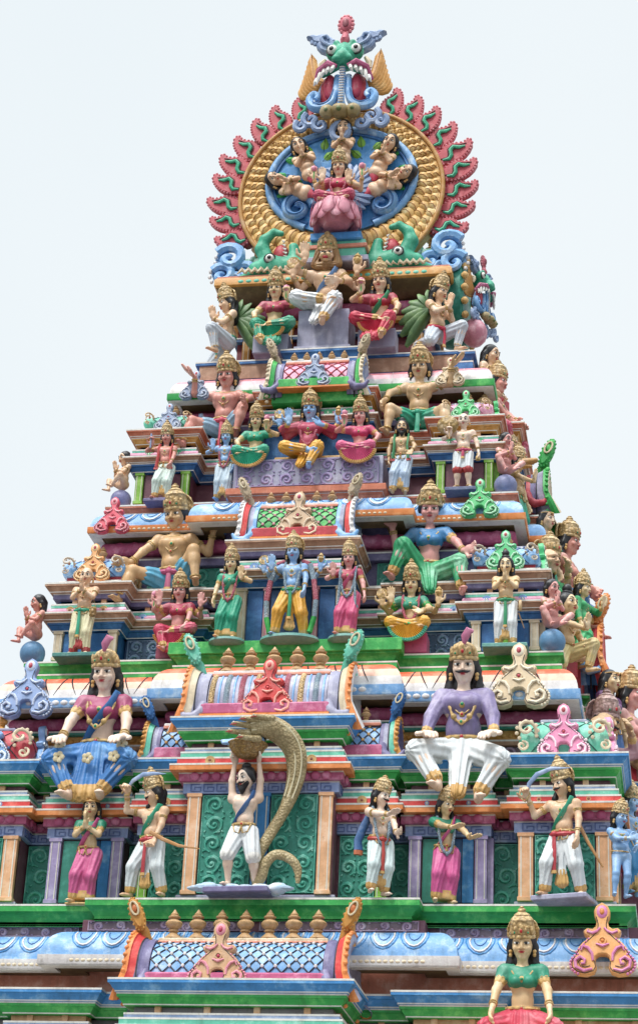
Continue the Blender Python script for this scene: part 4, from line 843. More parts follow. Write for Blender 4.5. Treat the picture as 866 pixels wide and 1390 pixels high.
# ================= storey B
LB = proj_plan(3.54, 1.42, 1.48, 1.20)
b = MB(); band(b, LB, 10.62, 10.77, -.02, 'flat', 'green', 'white_line'); band(b, LB, 10.77, 10.94, .0, 'cyma', 'green', 'white_line'); b.mat('green').box(-1.52, 1.52, 1.16, 2.2, 10.9, 11.07, .008); b.box(-3.3, 3.3, 1.5, 6.3, 10.8, 10.935); b.build('ledge', TOWER)
mw = core('storey_wall', -3.12, 3.12, 2.10, 5.9, 10.9, 12.2, 'navy')
for sx in (-1, 1):
    a, c = (1.3, 2.34) if sx > 0 else (-2.34, -1.3)
    bay(a, c-.0, 1.98, 2.3, 10.93, 11.44, ORD_B, 'navy', [], [(a+.04, c-.04, 'niche_blue', 'vine_blue')], plinth='teal', medc=('#8fb4de', '#3c6ea8'))
entab(mw, rect(-3.1, 3.1, 2.08, 5.9), 11.44, ORD_B)
for sx, k in ((-1, ('#e2a261', '#f4d3a4')), (1, ('#4ec07c', '#bdeacb'))):
    a, c = (2.36, 3.22) if sx > 0 else (-3.22, -2.36)
    z, n = bay(a, c, 1.66, 2.6, 10.93, 11.44, ORD_B, 'deepblue', [(a, a+.11, 'cream'), (c-.11, c, 'cream')], [(a+.13, (a+c)/2-.05, 'deepblue', None), ((a+c)/2+.05, c-.13, 'deepblue', None), ((a+c)/2-.05, (a+c)/2+.05, 'lime', None)], plinth='teal', medc=BLUE_MED if sx > 0 else ('#c9a26a', '#8c4a3a'))
    cushion_roof(n, a+.03, c-.03, 1.70, 2.5, z, .30, 'eaveblue', '#2c4f86', '#dfe6ee', k, '#c2b3a2', kw=.50, band_c='crimson')
z, n = bay(-.74, .74, 1.52, 2.2, 11.07, 11.93, ORD_B, 'navy', [(-.74, -.60, 'cream'), (.60, .74, 'cream'), (-.36, -.29, 'pinkpil'), (.29, .36, 'pinkpil')], [(-.58, -.38, 'deepblue', None), (-.27, .27, 'navy', None), (.38, .58, 'deepblue', None)], plinth='teal', medc=BLUE_MED, meds=[(-.5, 1.5, 0), (.5, 1.5, 0)])
vb = vault(n, .53, 1.82, .30, 12.80, .44, 'green', ['eaveblue', 'grey_lilac', 'red', 'eavewhite', 'bluegrey'], '#b8a488', 5, 'lattice', basecol='crimson', line='#12402a', dotc='#d8a0a8', fins=.24, gw=.26)
kudu(vb, (.03, 1.46, 12.70), .62, '#c6a887', '#e2cdb2', '#b02a52')
uw = core('storey_wall', -2.75, 2.75, 2.32, 5.6, 12.1, 13.3, 'violet')
for sx in (-1, 1): scroll_panel(uw, min(sx*1.0, sx*2.2), max(sx*1.0, sx*2.2), 12.20, 12.60, 2.28, 'niche_green', 'vine_green')
b = MB(); PU = rect(-2.75, 2.75, 2.30, 5.6); band(b, PU, 12.62, 12.74, .10, 'flat', 'violet', 'white_line'); band(b, PU, 12.74, 12.80, .04, 'flat', 'maroon'); band(b, PU, 12.82, 13.02, .13, 'roll', 'plum'); b.mat('plum'); row(b, PU, .10, 12.92, .2, scallop(.17)); b.build('moulding', uw, smooth=40)
PE = proj_plan(2.70, 2.25, 1.24, 2.0)
eave(TOWER, PE, 13.04, 13.40, .32, ['eaveblue'], 'orange', 'wave')
for x, y, z, w, c in ((-2.66, 1.86, 13.04, .50, ('#d84a62', '#f0a6b0')), (2.42, 1.86, 13.10, .52, ('#46bb6e', '#b6e8c2'))): kudu(TOWER, (x, y, z), w, *c)
# ================= storey C
LC = proj_plan(2.90, 2.23, 1.07, 2.05)
b = MB(); band(b, LC, 13.37, 13.48, -.05, 'flat', 'salmon', 'white_line'); band(b, LC, 13.48, 13.60, .0, 'cyma', 'brick', 'white_line'); b.mat('brick').box(-2.7, 2.7, 2.3, 5.6, 13.4, 13.598); b.mat('brick').box(-1.12, 1.12, 2.0, 2.7, 13.59, 13.69, .008); b.build('ledge', TOWER)
b = MB(); b.mat('mauve' if 'mauve' in MATS else 'grey_lilac').box(-1.05, 1.05, 2.12, 2.9, 13.69, 14.18, .01); blk = b.build('carved_seat', TOWER); scroll_panel(blk, -1.0, 1.0, 13.74, 14.14, 2.09, 'grey_lilac', 'lav')
mw = core('storey_wall', -2.5, 2.5, 2.85, 5.1, 13.6, 14.9, 'maroon')
entab(mw, rect(-2.48, 2.48, 2.83, 5.1), 14.18, ORD_C)
for sx, k in ((-1, ('#8798b8', '#c2cadb')), (1, ('#46bb6e', '#b6e8c2'))):
    a, c = (1.76, 2.54) if sx > 0 else (-2.54, -1.76)
    z, n = bay(a, c, 2.46, 3.2, 13.6, 14.18, ORD_C, 'maroon', [(a, a+.11, 'lime'), (c-.11, c, 'lime')], [(a+.13, c-.13, 'maroon', None)], plinth='brick', medc=GREEN_MED)
    cushion_roof(n, a+.05, c-.05, 2.52, 3.1, z, .22, 'teal' if sx < 0 else 'pinkroll', '#2a8270' if sx < 0 else '#c47a9a', '#dfe6ee', k, '#c9a77c', kw=.40, band_c='orange')
z, n = bay(-.74, .74, 2.52, 3.1, 14.1, 14.76, ORD_C, 'navy', [], [(-.7, .7, 'deepblue', None)], medc=GREEN_MED, meds=[(-.5, 2.5, 0), (-.2, 2.5, 0), (.2, 2.5, 0), (.5, 2.5, 0)])
core('vault_base', -.62, .62, 2.32, 2.9, 15.18, 15.40, 'green', n); vc = vault(n, .46, 2.56, .28, 15.50, .40, 'pinkroll', ['violet', 'grey_lilac', 'green', 'cream', 'bluegrey'], '#b8a488', 5, 'lattice', basecol='green', line='#a02838', dotc='#d05060', fins=.20, gw=.24)
kudu(vc, (.0, 2.20, 15.40), .50, '#8798b8', '#c2cadb', '#2c4f86')
uw = core('storey_wall', -2.1, 2.1, 3.10, 4.9, 14.8, 15.8, 'darkred')
b = MB(); PU = rect(-2.1, 2.1, 3.08, 4.9); band(b, PU, 14.9, 15.0, .05, 'flat', 'navy', 'white_line'); band(b, PU, 15.12, 15.22, .06, 'flat', 'violet', 'white_line'); band(b, PU, 15.32, 15.46, .10, 'roll', 'plum'); b.build('moulding', uw, smooth=40)
PE = proj_plan(1.95, 3.02, .5, 3.0)
eave(TOWER, PE, 15.52, 15.94, .32, ['eavewhite', '#f2c4ce', '#e08c98', '#e08c98'], 'green', 'line')
for x, y, z, w, c in ((-1.84, 2.60, 15.50, .44, ('#8798b8', '#c2cadb')), (1.90, 2.60, 15.54, .42, ('#d9c09a', '#f0e0c4'))): kudu(TOWER, (x, y, z), w, *c)
# ================= storey D and the cornice that carries the top
LD = proj_plan(1.96, 2.98, .62, 2.72)
b = MB(); band(b, LD, 15.92, 16.14, -.03, 'flat', 'deepblue', 'white_line'); band(b, LD, 16.14, 16.30, .0, 'cyma', 'deepblue', 'white_line'); b.mat('brown').box(-1.9, 1.9, 3.0, 5.0, 16.0, 16.298); b.build('ledge', TOWER)
dw = core('storey_wall', -1.5, 1.5, 3.62, 4.5, 16.25, 17.75, 'darkred')
b = MB(); PD = rect(-1.5, 1.5, 3.60, 4.5); band(b, PD, 16.3, 16.42, .10, 'flat', 'teal', 'white_line'); band(b, PD, 16.42, 16.55, .05, 'flat', 'ochre'); band(b, PD, 16.95, 17.02, .06, 'flat', 'navy', 'white_line'); band(b, PD, 17.20, 17.28, .06, 'flat', 'ochre'); band(b, PD, 17.34, 17.54, .14, 'roll', 'plum'); b.build('moulding', dw, smooth=40)
for x in (-1.4, -.75, .6, 1.25): pilaster(dw, x, x+.12, 3.54, 16.55, 17.2, 'ochre')
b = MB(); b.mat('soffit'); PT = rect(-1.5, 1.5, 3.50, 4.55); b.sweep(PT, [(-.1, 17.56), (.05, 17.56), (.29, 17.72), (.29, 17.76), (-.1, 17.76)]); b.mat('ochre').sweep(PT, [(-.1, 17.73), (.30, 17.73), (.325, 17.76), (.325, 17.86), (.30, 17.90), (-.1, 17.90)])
b.mat('pinkroll').box(-1.4, 1.4, 3.4, 4.6, 17.6, 17.895); b.mat('teal'); row(b, PT, .325, 17.81, .12, dots(.03, .3)); b.mat('salmon').sweep(PT, [(.2, 17.885), (.29, 17.885), (.29, 17.93), (.2, 17.93)]); b.build('top_cornice', TOWER, smooth=35)
ped = MB(); ped.mat('grey_lilac').box(-.40, .36, 2.82, 3.4, 16.28, 17.02, .02).box(-.44, .40, 2.78, 3.4, 16.28, 16.38, .01); ped.build('statue_pedestal', TOWER)
# kudu-like side gables that show in profile on the right flank
def side_gable(x, y, z, r, cols, name='side_gable'):
    b = MB(); n = 30
    for i, (q0, q1, dx, c) in enumerate(((1.0, .86, .0, cols[0]), (.88, .66, .06, cols[1]), (.68, .50, .10, cols[2]), (.52, .0, .05, cols[3]))):
        b.mat(c).lathe([(r*q1, -.10), (r*q0, -.10), (r*q0, dx+.02), (r*(q0*.6+q1*.4), dx+.06), (r*q1, dx+.02)], n, (x, y, z+r*.75), 'x', R(-50), R(230))
    b.mat(cols[0])
    for i in range(24):
        a = R(-50)+R(280)*i/23; b.ball((x-.02, y+r*1.0*math.cos(a), z+r*.75+r*1.0*math.sin(a)), (.06, r*.09, r*.09), 7, 5)
    b.mat('eavewhite')
    for i in range(20):
        a = R(-50)+R(280)*i/19; b.ball((x+.12, y+r*.76*math.cos(a), z+r*.75+r*.76*math.sin(a)), (.03, r*.05, r*.05), 6, 4)
    b.mat(cols[4]).tube([(x+.10, y+p[0], z+r*.72+p[2]) for p in spiral((0, 0), r*.42, -1.2, 1.3, 1, 20)], r*.075, 7)
    b.tube([(x+.16, y-r*.9, z-.02), (x+.22, y-r*.6, z+.05), (x+.2, y-r*.3, z-.02)], [.05, .07, .04], 8)
    return b.build(name, TOWER, smooth=50)
for (yy, zz, x, r, cc) in ((3.45, 11.00, 3.66, .64, ('eaveblue', 'deepblue', 'crimson', 'orange', 'red')), (3.6, 13.62, 2.93, .52, ('crimson', 'violet', 'grey_lilac', 'green', 'cream'))):
    core('side_shrine', x-1.0, x+.02, yy-r*.8, yy+r*.8, zz-.05, zz+.45, 'crimson'); gable(TOWER, x, yy, zz+.40, r*.70, r*.85, 1, cc, cc[3], .34)
for (x0, x1, yf, yb, z0, z1, o) in ((3.0, 3.42, 3.2, 4.8, 10.93, 11.8, ORD_B), (2.4, 2.75, 3.3, 4.7, 13.6, 14.5, ORD_C), (4.0, 4.45, 3.1, 4.9, 7.42, 8.75, ORD_A)):
    bay(x0, x1, yf, yb, z0, z1, o, 'maroon', [], [], plinth='teal')
def smooth_path(P, k=4):
    P = [Vector(p) for p in P]; o = []
    for i in range(len(P)-1):
        p0, p1, p2, p3 = P[max(i-1, 0)], P[i], P[i+1], P[min(i+2, len(P)-1)]
        for j in range(k):
            t = j/k; o.append(.5*((2*p1)+(p2-p0)*t+(2*p0-5*p1+4*p2-p3)*t*t+(3*p1-p0-3*p2+p3)*t**3))
    return o+[P[-1]]
def stube(mb, pts, rad, n=8, sx=1., up=None):
    rs = []
    for i in range(len(rad)-1): rs += [rad[i]+(rad[i+1]-rad[i])*j/4 for j in range(4)]
    return mb.tube(smooth_path(pts), rs+[rad[-1]], n, sx=sx, up=up)
# ================= crowning arch: feathered ring with flames, the gaping guardian head, two water beasts
YT = 3.55; ZT = 19.55
TX = .02
arch = MB(); n = 64
ry0, ry1 = 1.62, 1.20
arch.mat(paint('halo_gold', '#e2b46c', light='#f6dba6')).lathe([(0, .14), (ry0, .14), (ry0, .0), (ry0-.05, -.06), (ry0-.12, -.05), (ry1+.06, .0), (0, .0)], n, (TX, YT, ZT), 'y', sq=(1, .98))
arch.box(-1.05, 1.05, YT+.02, YT+.14, 17.92, ZT-.9)
arch_o = arch.build('arch_disc', TOWER, smooth=35)
ZB, RX, RZ = 19.77, 1.16, .96      # the blue cartouche sits above the middle of the disc
def between(a, t): return (TX+(RX+.04)*math.cos(a)*(1-t)+1.57*math.cos(a)*t, (ZB+(RZ+.04)*math.sin(a))*(1-t)+(ZT+1.54*math.sin(a))*t)
b = MB()   # feather relief in three overlapping rows between the cartouche and the rim
for rowi, (t0, L, cnt) in enumerate(((.04, .42, 50), (.34, .38, 56), (.64, .34, 62))):
    for i in range(cnt):
        a = 2*math.pi*(i+.5*(rowi % 2))/cnt; pts = []; w_ = .05+.03*max(0, -math.sin(a))
        for q in (0, .3, .6, .85, 1):
            x, z = between(a+.05*math.sin(q*2.6)*(1 if math.cos(a) > 0 else -1), t0+(L+.03*math.sin(i*2.3))*q); pts.append((x, YT-.055-.03*math.sin(q*3)+.012*rowi, z))
        if pts[0][2] < 17.98: continue
        b.mat('halo_gold').tube(pts, [w_*.6, w_*1.3, w_*1.25, w_*.8, .006], 8, sx=.38, up=(0, 1, 0)); b.mat('#a86a30').tube([(p[0], p[1]-w_*.47, p[2]) for p in pts], [.007]*5, 4)
b.build('arch_feather_relief', arch_o)
for rx_, rz_, zc_, w, m in ((1.61, 1.58, ZT, .035, '#b9853f'), (RX, RZ, ZB, .062, 'eaveblue'), (RX-.085, RZ-.085, ZB, .026, 'deepblue')):
    q = MB(); q.mat(m).tube([(TX+rx_*math.cos(a), YT-.07, zc_+rz_*math.sin(a)) for a in [R(-62)+R(304)*i/60 for i in range(61)]], w, 10, sx=.9); q.build('arch_ring', arch_o)
q = MB(); q.mat('blue').lathe([(0, .03), (1, .03), (1, -.05), (0, -.05)], 48, (TX, YT-.01, ZB), 'y', sq=(RX, RZ)); q.build('arch_field', arch_o)
for sg in (-1, 1):
    q = MB(); q.mat('eaveblue').tube([(TX+sg*(.66+p[0]), YT-.12, 19.26+p[2]) for p in [(sg and x, y, z) for x, y, z in spiral((0, 0), .27, math.pi*.95, 1.35, -1, 26)]], [.095-.055*i/26 for i in range(27)], 9); q.mat('deepblue').tube([(TX+sg*(.66+p[0]), YT-.20, 19.26+p[2]) for p in spiral((0, 0), .27, math.pi*.95, 1.35, -1, 26)], .012, 5); q.build('arch_scroll', arch_o)
    for (x, z, a) in ((.30, 20.42, 1.7), (.52, 20.36, .6), (.78, 20.20, .3), (.92, 19.94, -.2), (.88, 19.60, -.5), (.26, 20.22, 2.4), (.66, 19.80, -.3)):
        l = .22; q = MB(); d = Vector((math.cos(a), 0, math.sin(a))); q.mat('lime' if x < .6 else 'green').tube([(TX+sg*(x+d.x*l*u), YT-.05-.04*math.sin(u*3), z+d.z*l*u) for u in (-.6, -.2, .3, .8)], [.02, .065, .065, .006], 8, sx=.4, up=(0, 1, 0)); q.mat('#2c5a2c').tube([(TX+sg*(x+d.x*l*u), YT-.085-.04*math.sin(u*3), z+d.z*l*u) for u in (-.5, .1, .7)], .005, 4); q.build('arch_leaf', arch_o)
# flames round the rim
def flame():
    b = MB(); R0 = [(-.05, 0), (.055, 0), (.10, .06), (.145, .15), (.16, .25), (.155, .34), (.13, .43), (.085, .51), (.03, .55), (-.02, .54), (-.03, .50), (-.02, .45), (-.06, .39), (-.115, .31), (-.135, .22), (-.11, .10)]
    b.mat('#c04a56').prism(R0, -.045, .05, .02)
    b.mat(paint('flame_pink', '#d9808a', light='#f0b6b8'))
    P = R0+[R0[0]]
    for i in range(len(P)-1):
        a, c = Vector(P[i]), Vector(P[i+1]); k = max(1, round((c-a).length/.05))
        for j in range(k): p = a.lerp(c, (j+.5)/k); b.ball((p.x*.95, -.025, p.y), (.020, .026, .019), 7, 4)
    b.mat('#3fae86').tube([(.03, -.05, .06), (.075, -.06, .13), (.05, -.065, .19), (-.02, -.065, .23), (-.03, -.065, .29), (.02, -.06, .34), (.05, -.055, .42)], [.014, .026, .028, .028, .028, .024, .010], 7)
    b.mat('dark_line').tube([(.0, -.05, .04), (.04, -.055, .13), (.015, -.06, .165), (-.055, -.06, .21), (-.065, -.06, .30), (-.015, -.055, .365), (.025, -.05, .46)], .006, 5)
    return b.mesh('flame', True)
FL = flame()
for sg in (-1, 1):
    for i in range(9):
        a = R(-27)+R(93)*i/8; r = 1.60; s = 1.04-.10*abs(i-4.5)/5
        jt = random.uniform(-.05, .05); o = link('flame', FL, arch_o, (TX+sg*(r+.0)*math.cos(a), YT+.04+.018*(i % 3), ZT+.98*r*math.sin(a)), (0, sg*((math.pi/2-a)*.80-.12+jt), 0), (sg*s*1.22, 1.1, s*(1.12+jt)))
rim = MB(); rim.mat('crimson').tube([(TX+1.66*math.cos(a), YT+.09, ZT+.98*1.66*math.sin(a)) for a in [R(-30)+R(240)*i/50 for i in range(51)]], .075, 8, sx=.8); rim.build('arch_rim', arch_o)
# blue-white wave scrolls at the foot of the ring
for sg in (-1, 1):
    q = MB(); q.mat('eaveblue')
    for (x, z, r, w) in ((1.70, 18.42, .25, .09), (1.44, 18.16, .17, .07), (1.80, 18.12, .20, .08), (1.60, 18.02, .13, .06)):
        q.tube([(TX+sg*(x+p[0]), YT+p[1], z+p[2]) for p in spiral((0, 0), r, .6, 1.2, 1, 18, -.05, .06)], [w-.035*i/18 for i in range(19)], 7)
    q.prism([(sg*x, z) for x, z in ([(1.2, 17.92), (1.86, 17.92), (2.0, 18.25), (1.88, 18.7), (1.70, 18.5), (1.45, 18.3)] if sg > 0 else [(1.45, 18.3), (1.70, 18.5), (1.88, 18.7), (2.0, 18.25), (1.86, 17.92), (1.2, 17.92)])], YT, YT+.10, .02)
    q.mat('eavewhite')
    for (x, z, r) in ((1.72, 18.42, .20), (1.80, 18.16, .19)):
        for i in range(8): a = -.6+i*.45; q.ball((TX+sg*(x+r*1.12*math.cos(a)), YT-.04, z+r*1.12*math.sin(a)), .034, 6, 4)
    q.build('wave_scroll', arch_o)
# water beasts
def makara(sg):
    P = [rc((.40, 0, .10), (.95, 0, .16), .17, .20, 0, .05), rc((.95, 0, .16), (1.22, .02, .14), .20, .15, 0, .05), rc((1.1, 0, .14), (1.5, .02, .0), .14, .05, 0, .04), rc((.62, -.03, .20), (.66, -.04, .48), .13, .085, 0, .04), rc((1.05, 0, .28), (1.16, -.02, .50), .13, .11, 0, .04),
         rc((1.16, -.02, .50), (1.12, -.04, .66), .11, .085, 0, .03), rc((1.12, -.04, .66), (.98, -.06, .78), .085, .06, 0, .03), rc((.98, -.06, .78), (.86, -.07, .74), .06, .045, 0, .02), el((.98, -.10, .20), (.13, .11, .12), 0, .03), rc((.30, 0, .22), (.28, 0, .42), .05, .025, 0, .03), rc((.40, 0, .12), (.30, 0, .24), .12, .07, 0, .03),
         el((.86, -.06, .42), (.14, .14, .16), 0, .03, sub=True)]
    for p in P:
        for k in ('a', 'b', 'c'):
            if k in p: p[k] = p[k]*np.array([sg, 1, 1])
    o = link('beast_body', sdf_mesh(P, .016, [paint('beast_green', '#2c9e7c', light='#6cc4a4')], 'beast_body'), None)
    return o
for sg in (-1, 1):
    T = thing('water_beast', 'green crocodile-like beast with raised snout, %s foot of the crowning arch' % ('left' if sg < 0 else 'right'), 'sculpture', (TX, YT-.22, 17.95), group='green beasts at the foot of the arch')
    o = makara(sg); o.parent = T
    q = MB(); q.mat('crimson').ball((sg*.86, -.01, .42), (.12, .07, .15), 12, 8); q.build('mouth', T)
    q = MB(); q.mat('eye_white')
    for i in range(5): q.tube([(sg*(.74+.015*i), -.08, .30+.07*i), (sg*(.80+.01*i), -.10, .32+.07*i)], [.025, .006], 6)
    q.build('teeth', T)
    q = MB(); q.mat('eye_white').ball((sg*.99, -.20, .22), (.07, .05, .07), 12, 8); q.mat('eye_black').ball((sg*.99, -.235, .215), (.036, .025, .036), 10, 6); q.build('eye', T)
    q = MB(); q.mat('eye_black').tube([(sg*(.99+.085*math.cos(a)), -.20, .22+.08*math.sin(a)) for a in [i*math.pi/8 for i in range(16)]], .012, 5, closed=True); q.mat('cream')
    for i in range(9): q.tube([(sg*(.55+.10*i), -.12, .02+.0*i), (sg*(.62+.10*i), -.17, .06), (sg*(.70+.10*i), -.14, .01)], [.02, .04, .01], 6, sx=.6)
    q.build('beast_trim', T)
# guardian head
T = thing('guardian_head', 'green bulging-eyed beast head with gaping red jaws and golden wings crowning the arch', 'sculpture', (TX-.02, YT-.02, 20.93)); T.scale = (1.10, 1.05, 1.14)
P = [el((0, -.10, 1.05), (.20, .20, .20), 0, .05), el((-.17, -.14, 1.12), (.11, .12, .13), 0, .03), el((.17, -.14, 1.12), (.11, .12, .13), 0, .03), el((0, -.30, .90), (.13, .14, .12), 0, .04), el((-.09, -.36, .86), (.06, .06, .055), 0, .03), el((.09, -.36, .86), (.06, .06, .055), 0, .03), rc((-.10, -.26, .80), (-.30, -.20, .72), .07, .06, 0, .03), rc((.10, -.26, .80), (.30, -.20, .72), .07, .06, 0, .03), rc((-.12, -.2, 1.24), (-.05, -.22, 1.12), .05, .03, 0, .03), rc((.12, -.2, 1.24), (.05, -.22, 1.12), .05, .03, 0, .03), rc((0, -.2, 1.2), (0, -.34, .98), .05, .05, 0, .04)]
link('face', sdf_mesh(P, .014, ['beast_green'], 'face'), T)
for sg in (-1, 1):
    q = MB(); q.mat('eye_white').ball((sg*.175, -.235, 1.11), (.075, .06, .078), 14, 8); q.mat('eye_black').ball((sg*.18, -.282, 1.105), (.036, .022, .038), 10, 6).tube([(sg*.175+.085*math.cos(a), -.225, 1.11+.088*math.sin(a)) for a in [i*math.pi/8 for i in range(16)]], .013, 6, closed=True); q.build('eye', T)
    q = MB(); q.mat('plum').tube([(sg*.08, -.34, .74), (sg*.20, -.34, .80), (sg*.34, -.24, .76), (sg*.42, -.14, .60)], [.03, .05, .06, .03], 8); q.mat('eye_white')
    for i, (x, z, l) in enumerate(((.12, .74, .12), (.19, .76, .14), (.26, .75, .16), (.33, .70, .20), (.38, .62, .12))): q.tube([(sg*x, -.34+.03*i, z), (sg*(x+.02), -.37+.03*i, z-l*.6), (sg*(x+.045), -.35+.03*i, z-l)], [.032, .028, .006], 7)
    q.build('jaw', T)
    q = MB(); q.mat('crimson').ball((sg*.21, -.08, .46), (.15, .12, .30), 12, 8); q.mat('#b02848').ball((sg*.20, -.17, .50), (.09, .06, .22), 10, 8); q.build('mouth', T)
    q = MB(); stube(q.mat('eaveblue'), [(sg*.08, -.20, .66), (sg*.09, -.22, .40), (sg*.14, -.23, .20), (sg*.28, -.24, .10), (sg*.42, -.22, .14), (sg*.48, -.20, .28), (sg*.42, -.20, .38), (sg*.36, -.22, .32), (sg*.39, -.24, .26)], [.05, .055, .06, .07, .07, .06, .05, .04, .03], 9); q.tube([(sg*.30, -.10, .62), (sg*.36, -.10, .40), (sg*.40, -.10, .22)], [.03, .05, .04], 8)
    stube(q.mat('deepblue'), [(sg*.12, -.27, .40), (sg*.18, -.29, .20), (sg*.30, -.31, .13), (sg*.42, -.29, .19)], [.01]*4, 5); q.build('tongue_scroll', T)
    q = MB(); q.mat('ochre')      # wing of layered quills
    for i in range(7):
        pts = smooth_path([(sg*.24, -.04, .62-.012*i), (sg*(.34+.036*i), -.07+.012*i, .66-.030*i), (sg*(.45+.030*i), -.06+.012*i, .78-.035*i), (sg*(.52+.016*i), -.03+.012*i, 1.20-.09*i)], 3)
        q.tube(pts, [.04]+[.055+.02*math.sin(k/9*3) for k in range(8)]+[.01], 8, sx=.45, up=(0, 1, 0)); q.mat('#8a5a22').tube([(p[0], p[1]-.030, p[2]) for p in pts], .006, 4); q.mat('ochre')
    q.build('wing', T)
    q = MB(); q.mat('bluegrey')   # leafy ears
    pr_ = [(.12, 1.20), (.26, 1.14), (.38, 1.20), (.44, 1.28), (.42, 1.34), (.50, 1.36), (.53, 1.42), (.60, 1.47), (.52, 1.50), (.44, 1.48), (.36, 1.50), (.26, 1.46), (.18, 1.38)]
    q.prism([(sg*x, z) for x, z in (pr_ if sg > 0 else pr_[::-1])], -.14, -.02, .03); stube(q, [(sg*.20, -.15, 1.24), (sg*.32, -.16, 1.30), (sg*.36, -.16, 1.40), (sg*.28, -.16, 1.42), (sg*.26, -.16, 1.36)], [.02, .03, .03, .025, .015], 7)
    for i in range(6): q.ball((sg*(.20+.06*i), -.10, 1.36+.02*i), (.045, .04, .04), 7, 4); q.ball((sg*(.26+.05*i), -.10, 1.24+.025*i), (.035, .035, .04), 7, 4)
    q.mat('cream').tube([(sg*.30, -.08, 1.05), (sg*.36, -.09, .95), (sg*.38, -.09, .85)], [.03, .05, .02], 7); q.build('ear', T)
q = MB(); q.mat('#c25a6a').tube([(0, -.14, 1.20), (0, -.18, 1.32), (0, -.16, 1.42)], [.05, .075, .05], 9); q.ball((0, -.15, 1.60), (.10, .07, .15), 12, 8); q.mat('flame_pink')
for i in range(14): a = math.pi*2*i/14; q.ball((.10*math.cos(a), -.15, 1.60+.15*math.sin(a)), .034, 7, 4)
q.mat('#8f2c40').ball((0, -.21, 1.60), (.05, .03, .08), 10, 6); q.build('crest', T)
q = MB(); q.mat('eaveblue').tube([(0, -.24, .78), (0, -.28, .50), (0, -.27, .20), (0, -.24, .10)], [.045, .05, .05, .07], 9, sx=.7)
for i in range(14): q.mat('eavewhite').ball((0, -.315, .74-.045*i), (.05, .015, .012), 7, 4)
q.build('tongue', T)
q = MB(); q.mat('#a08c5c')
for x, r in ((-.19, .11), (0, .14), (.19, .11)): q.lathe([(0, -.10), (.06, -.10), (.10, -.06), (.115, 0), (.10, .05), (.05, .09), (0, .09)], 14, (x, -.32, -.02), rfun=lambda w: r/.115*(1+.03*math.cos(8*w)))
q.mat('#5f7038').ball((0, -.44, -.06), .04, 8, 5).ball((-.19, -.42, -.05), .032, 8, 5).ball((.19, -.42, -.05), .032, 8, 5); q.build('fruit', T)
q = MB(); q.mat('bluegrey')
for sg in (-1, 1):
    for (x, z, r) in ((.44, -.06, .13), (.58, -.16, .10), (.30, -.16, .12)): q.tube([(sg*(x+p[0]), -.20, z+p[2]) for p in spiral((0, 0), r, 1, 1.2, -1, 14)], [.05-.02*i/14 for i in range(15)], 7)
q.tube([(p[0], -.22, -.30+p[2]) for p in [(.12*math.cos(a), 0, .14*math.sin(a)) for a in [i*math.pi/6 for i in range(13)]]], .05, 7); q.build('leaf_scroll', T)
# barrel top behind the arch and its right end, seen in profile
b = MB(); b.mat('teal').lathe([(0, -1.75), (1, -1.75), (1, 1.75), (0, 1.75)], 20, (.0, 4.25, 17.9), 'x', 0, math.pi, (.55, .95)); vt = b.build('vault_roof', TOWER, smooth=35)
for i in range(5): kalasha(vt, (-1.4+.7*i, 4.25, 18.83), .5)
for i in range(17):
    x = -1.65+.206*i; q = MB(); q.mat('niche_green').tube([(x, 4.25+.56*math.cos(a), 17.9+.96*math.sin(a)) for a in [math.pi*k/12 for k in range(13)]], .035, 6); q.build('roof_rib', vt)
# ================= the statues, ledge by ledge
PR = dict(LH=(-.012, -.155, .735), RH=(.012, -.155, .735), LF=(.15, -.25, 1), RF=(-.15, -.25, 1), LN=(1, 0, .1), RN=(-1, 0, .1), lh='pray', rh='pray', LE=(-1, .2, -1.2), RE=(1, .2, -1.2))
def pray(dz=0., dy=0.):
    d = dict(PR); d['LH'] = (-.012, -.155+dy, .735+dz); d['RH'] = (.012, -.155+dy, .735+dz); return d
UP = (0, -.15, 1)
def info(T): return T_info[T.name]
def slab(T, w, d, h, col, name='plinth', x=0., y=0., z=0.):
    b = MB(); b.mat(col).box(x-w/2, x+w/2, y-d/2, y+d/2, z-h, z-.001, .008); return b.build(name, T)
def hold(T, side, name, fn):
    a, e, w = info(T)['AR'][side]; b = MB(); fn(b, w); return b.build(name, T)
def lotus_bud(b, w, up=.10, col='#d98aa0'):
    b.mat('green').tube([w+V3((0, -.02, 0)), w+V3((0, -.02, up))], .006, 5); b.mat(col).lathe([(0, 0), (.022, .012), (.032, .035), (.024, .06), (0, .078)], 10, tuple(w+V3((0, -.02, up))), rfun=lambda q: 1+.12*math.cos(5*q))
def discus(b, w):
    c = tuple(w+V3((0, -.01, .115))); b.mat('gilt_fine').lathe([(0, -.012), (.045, -.014), (.050, 0), (.045, .014), (0, .012)], 18, c, 'y', rfun=lambda q: 1+.16*abs(math.sin(4*q)))
def conch(b, w):
    c = tuple(w+V3((0, -.01, .10))); b.mat('gilt_fine').lathe([(0, -.02), (.022, 0), (.034, .03), (.024, .05), (.03, .06), (.014, .085), (0, .10)], 12, (c[0], c[1], c[2]-.02))
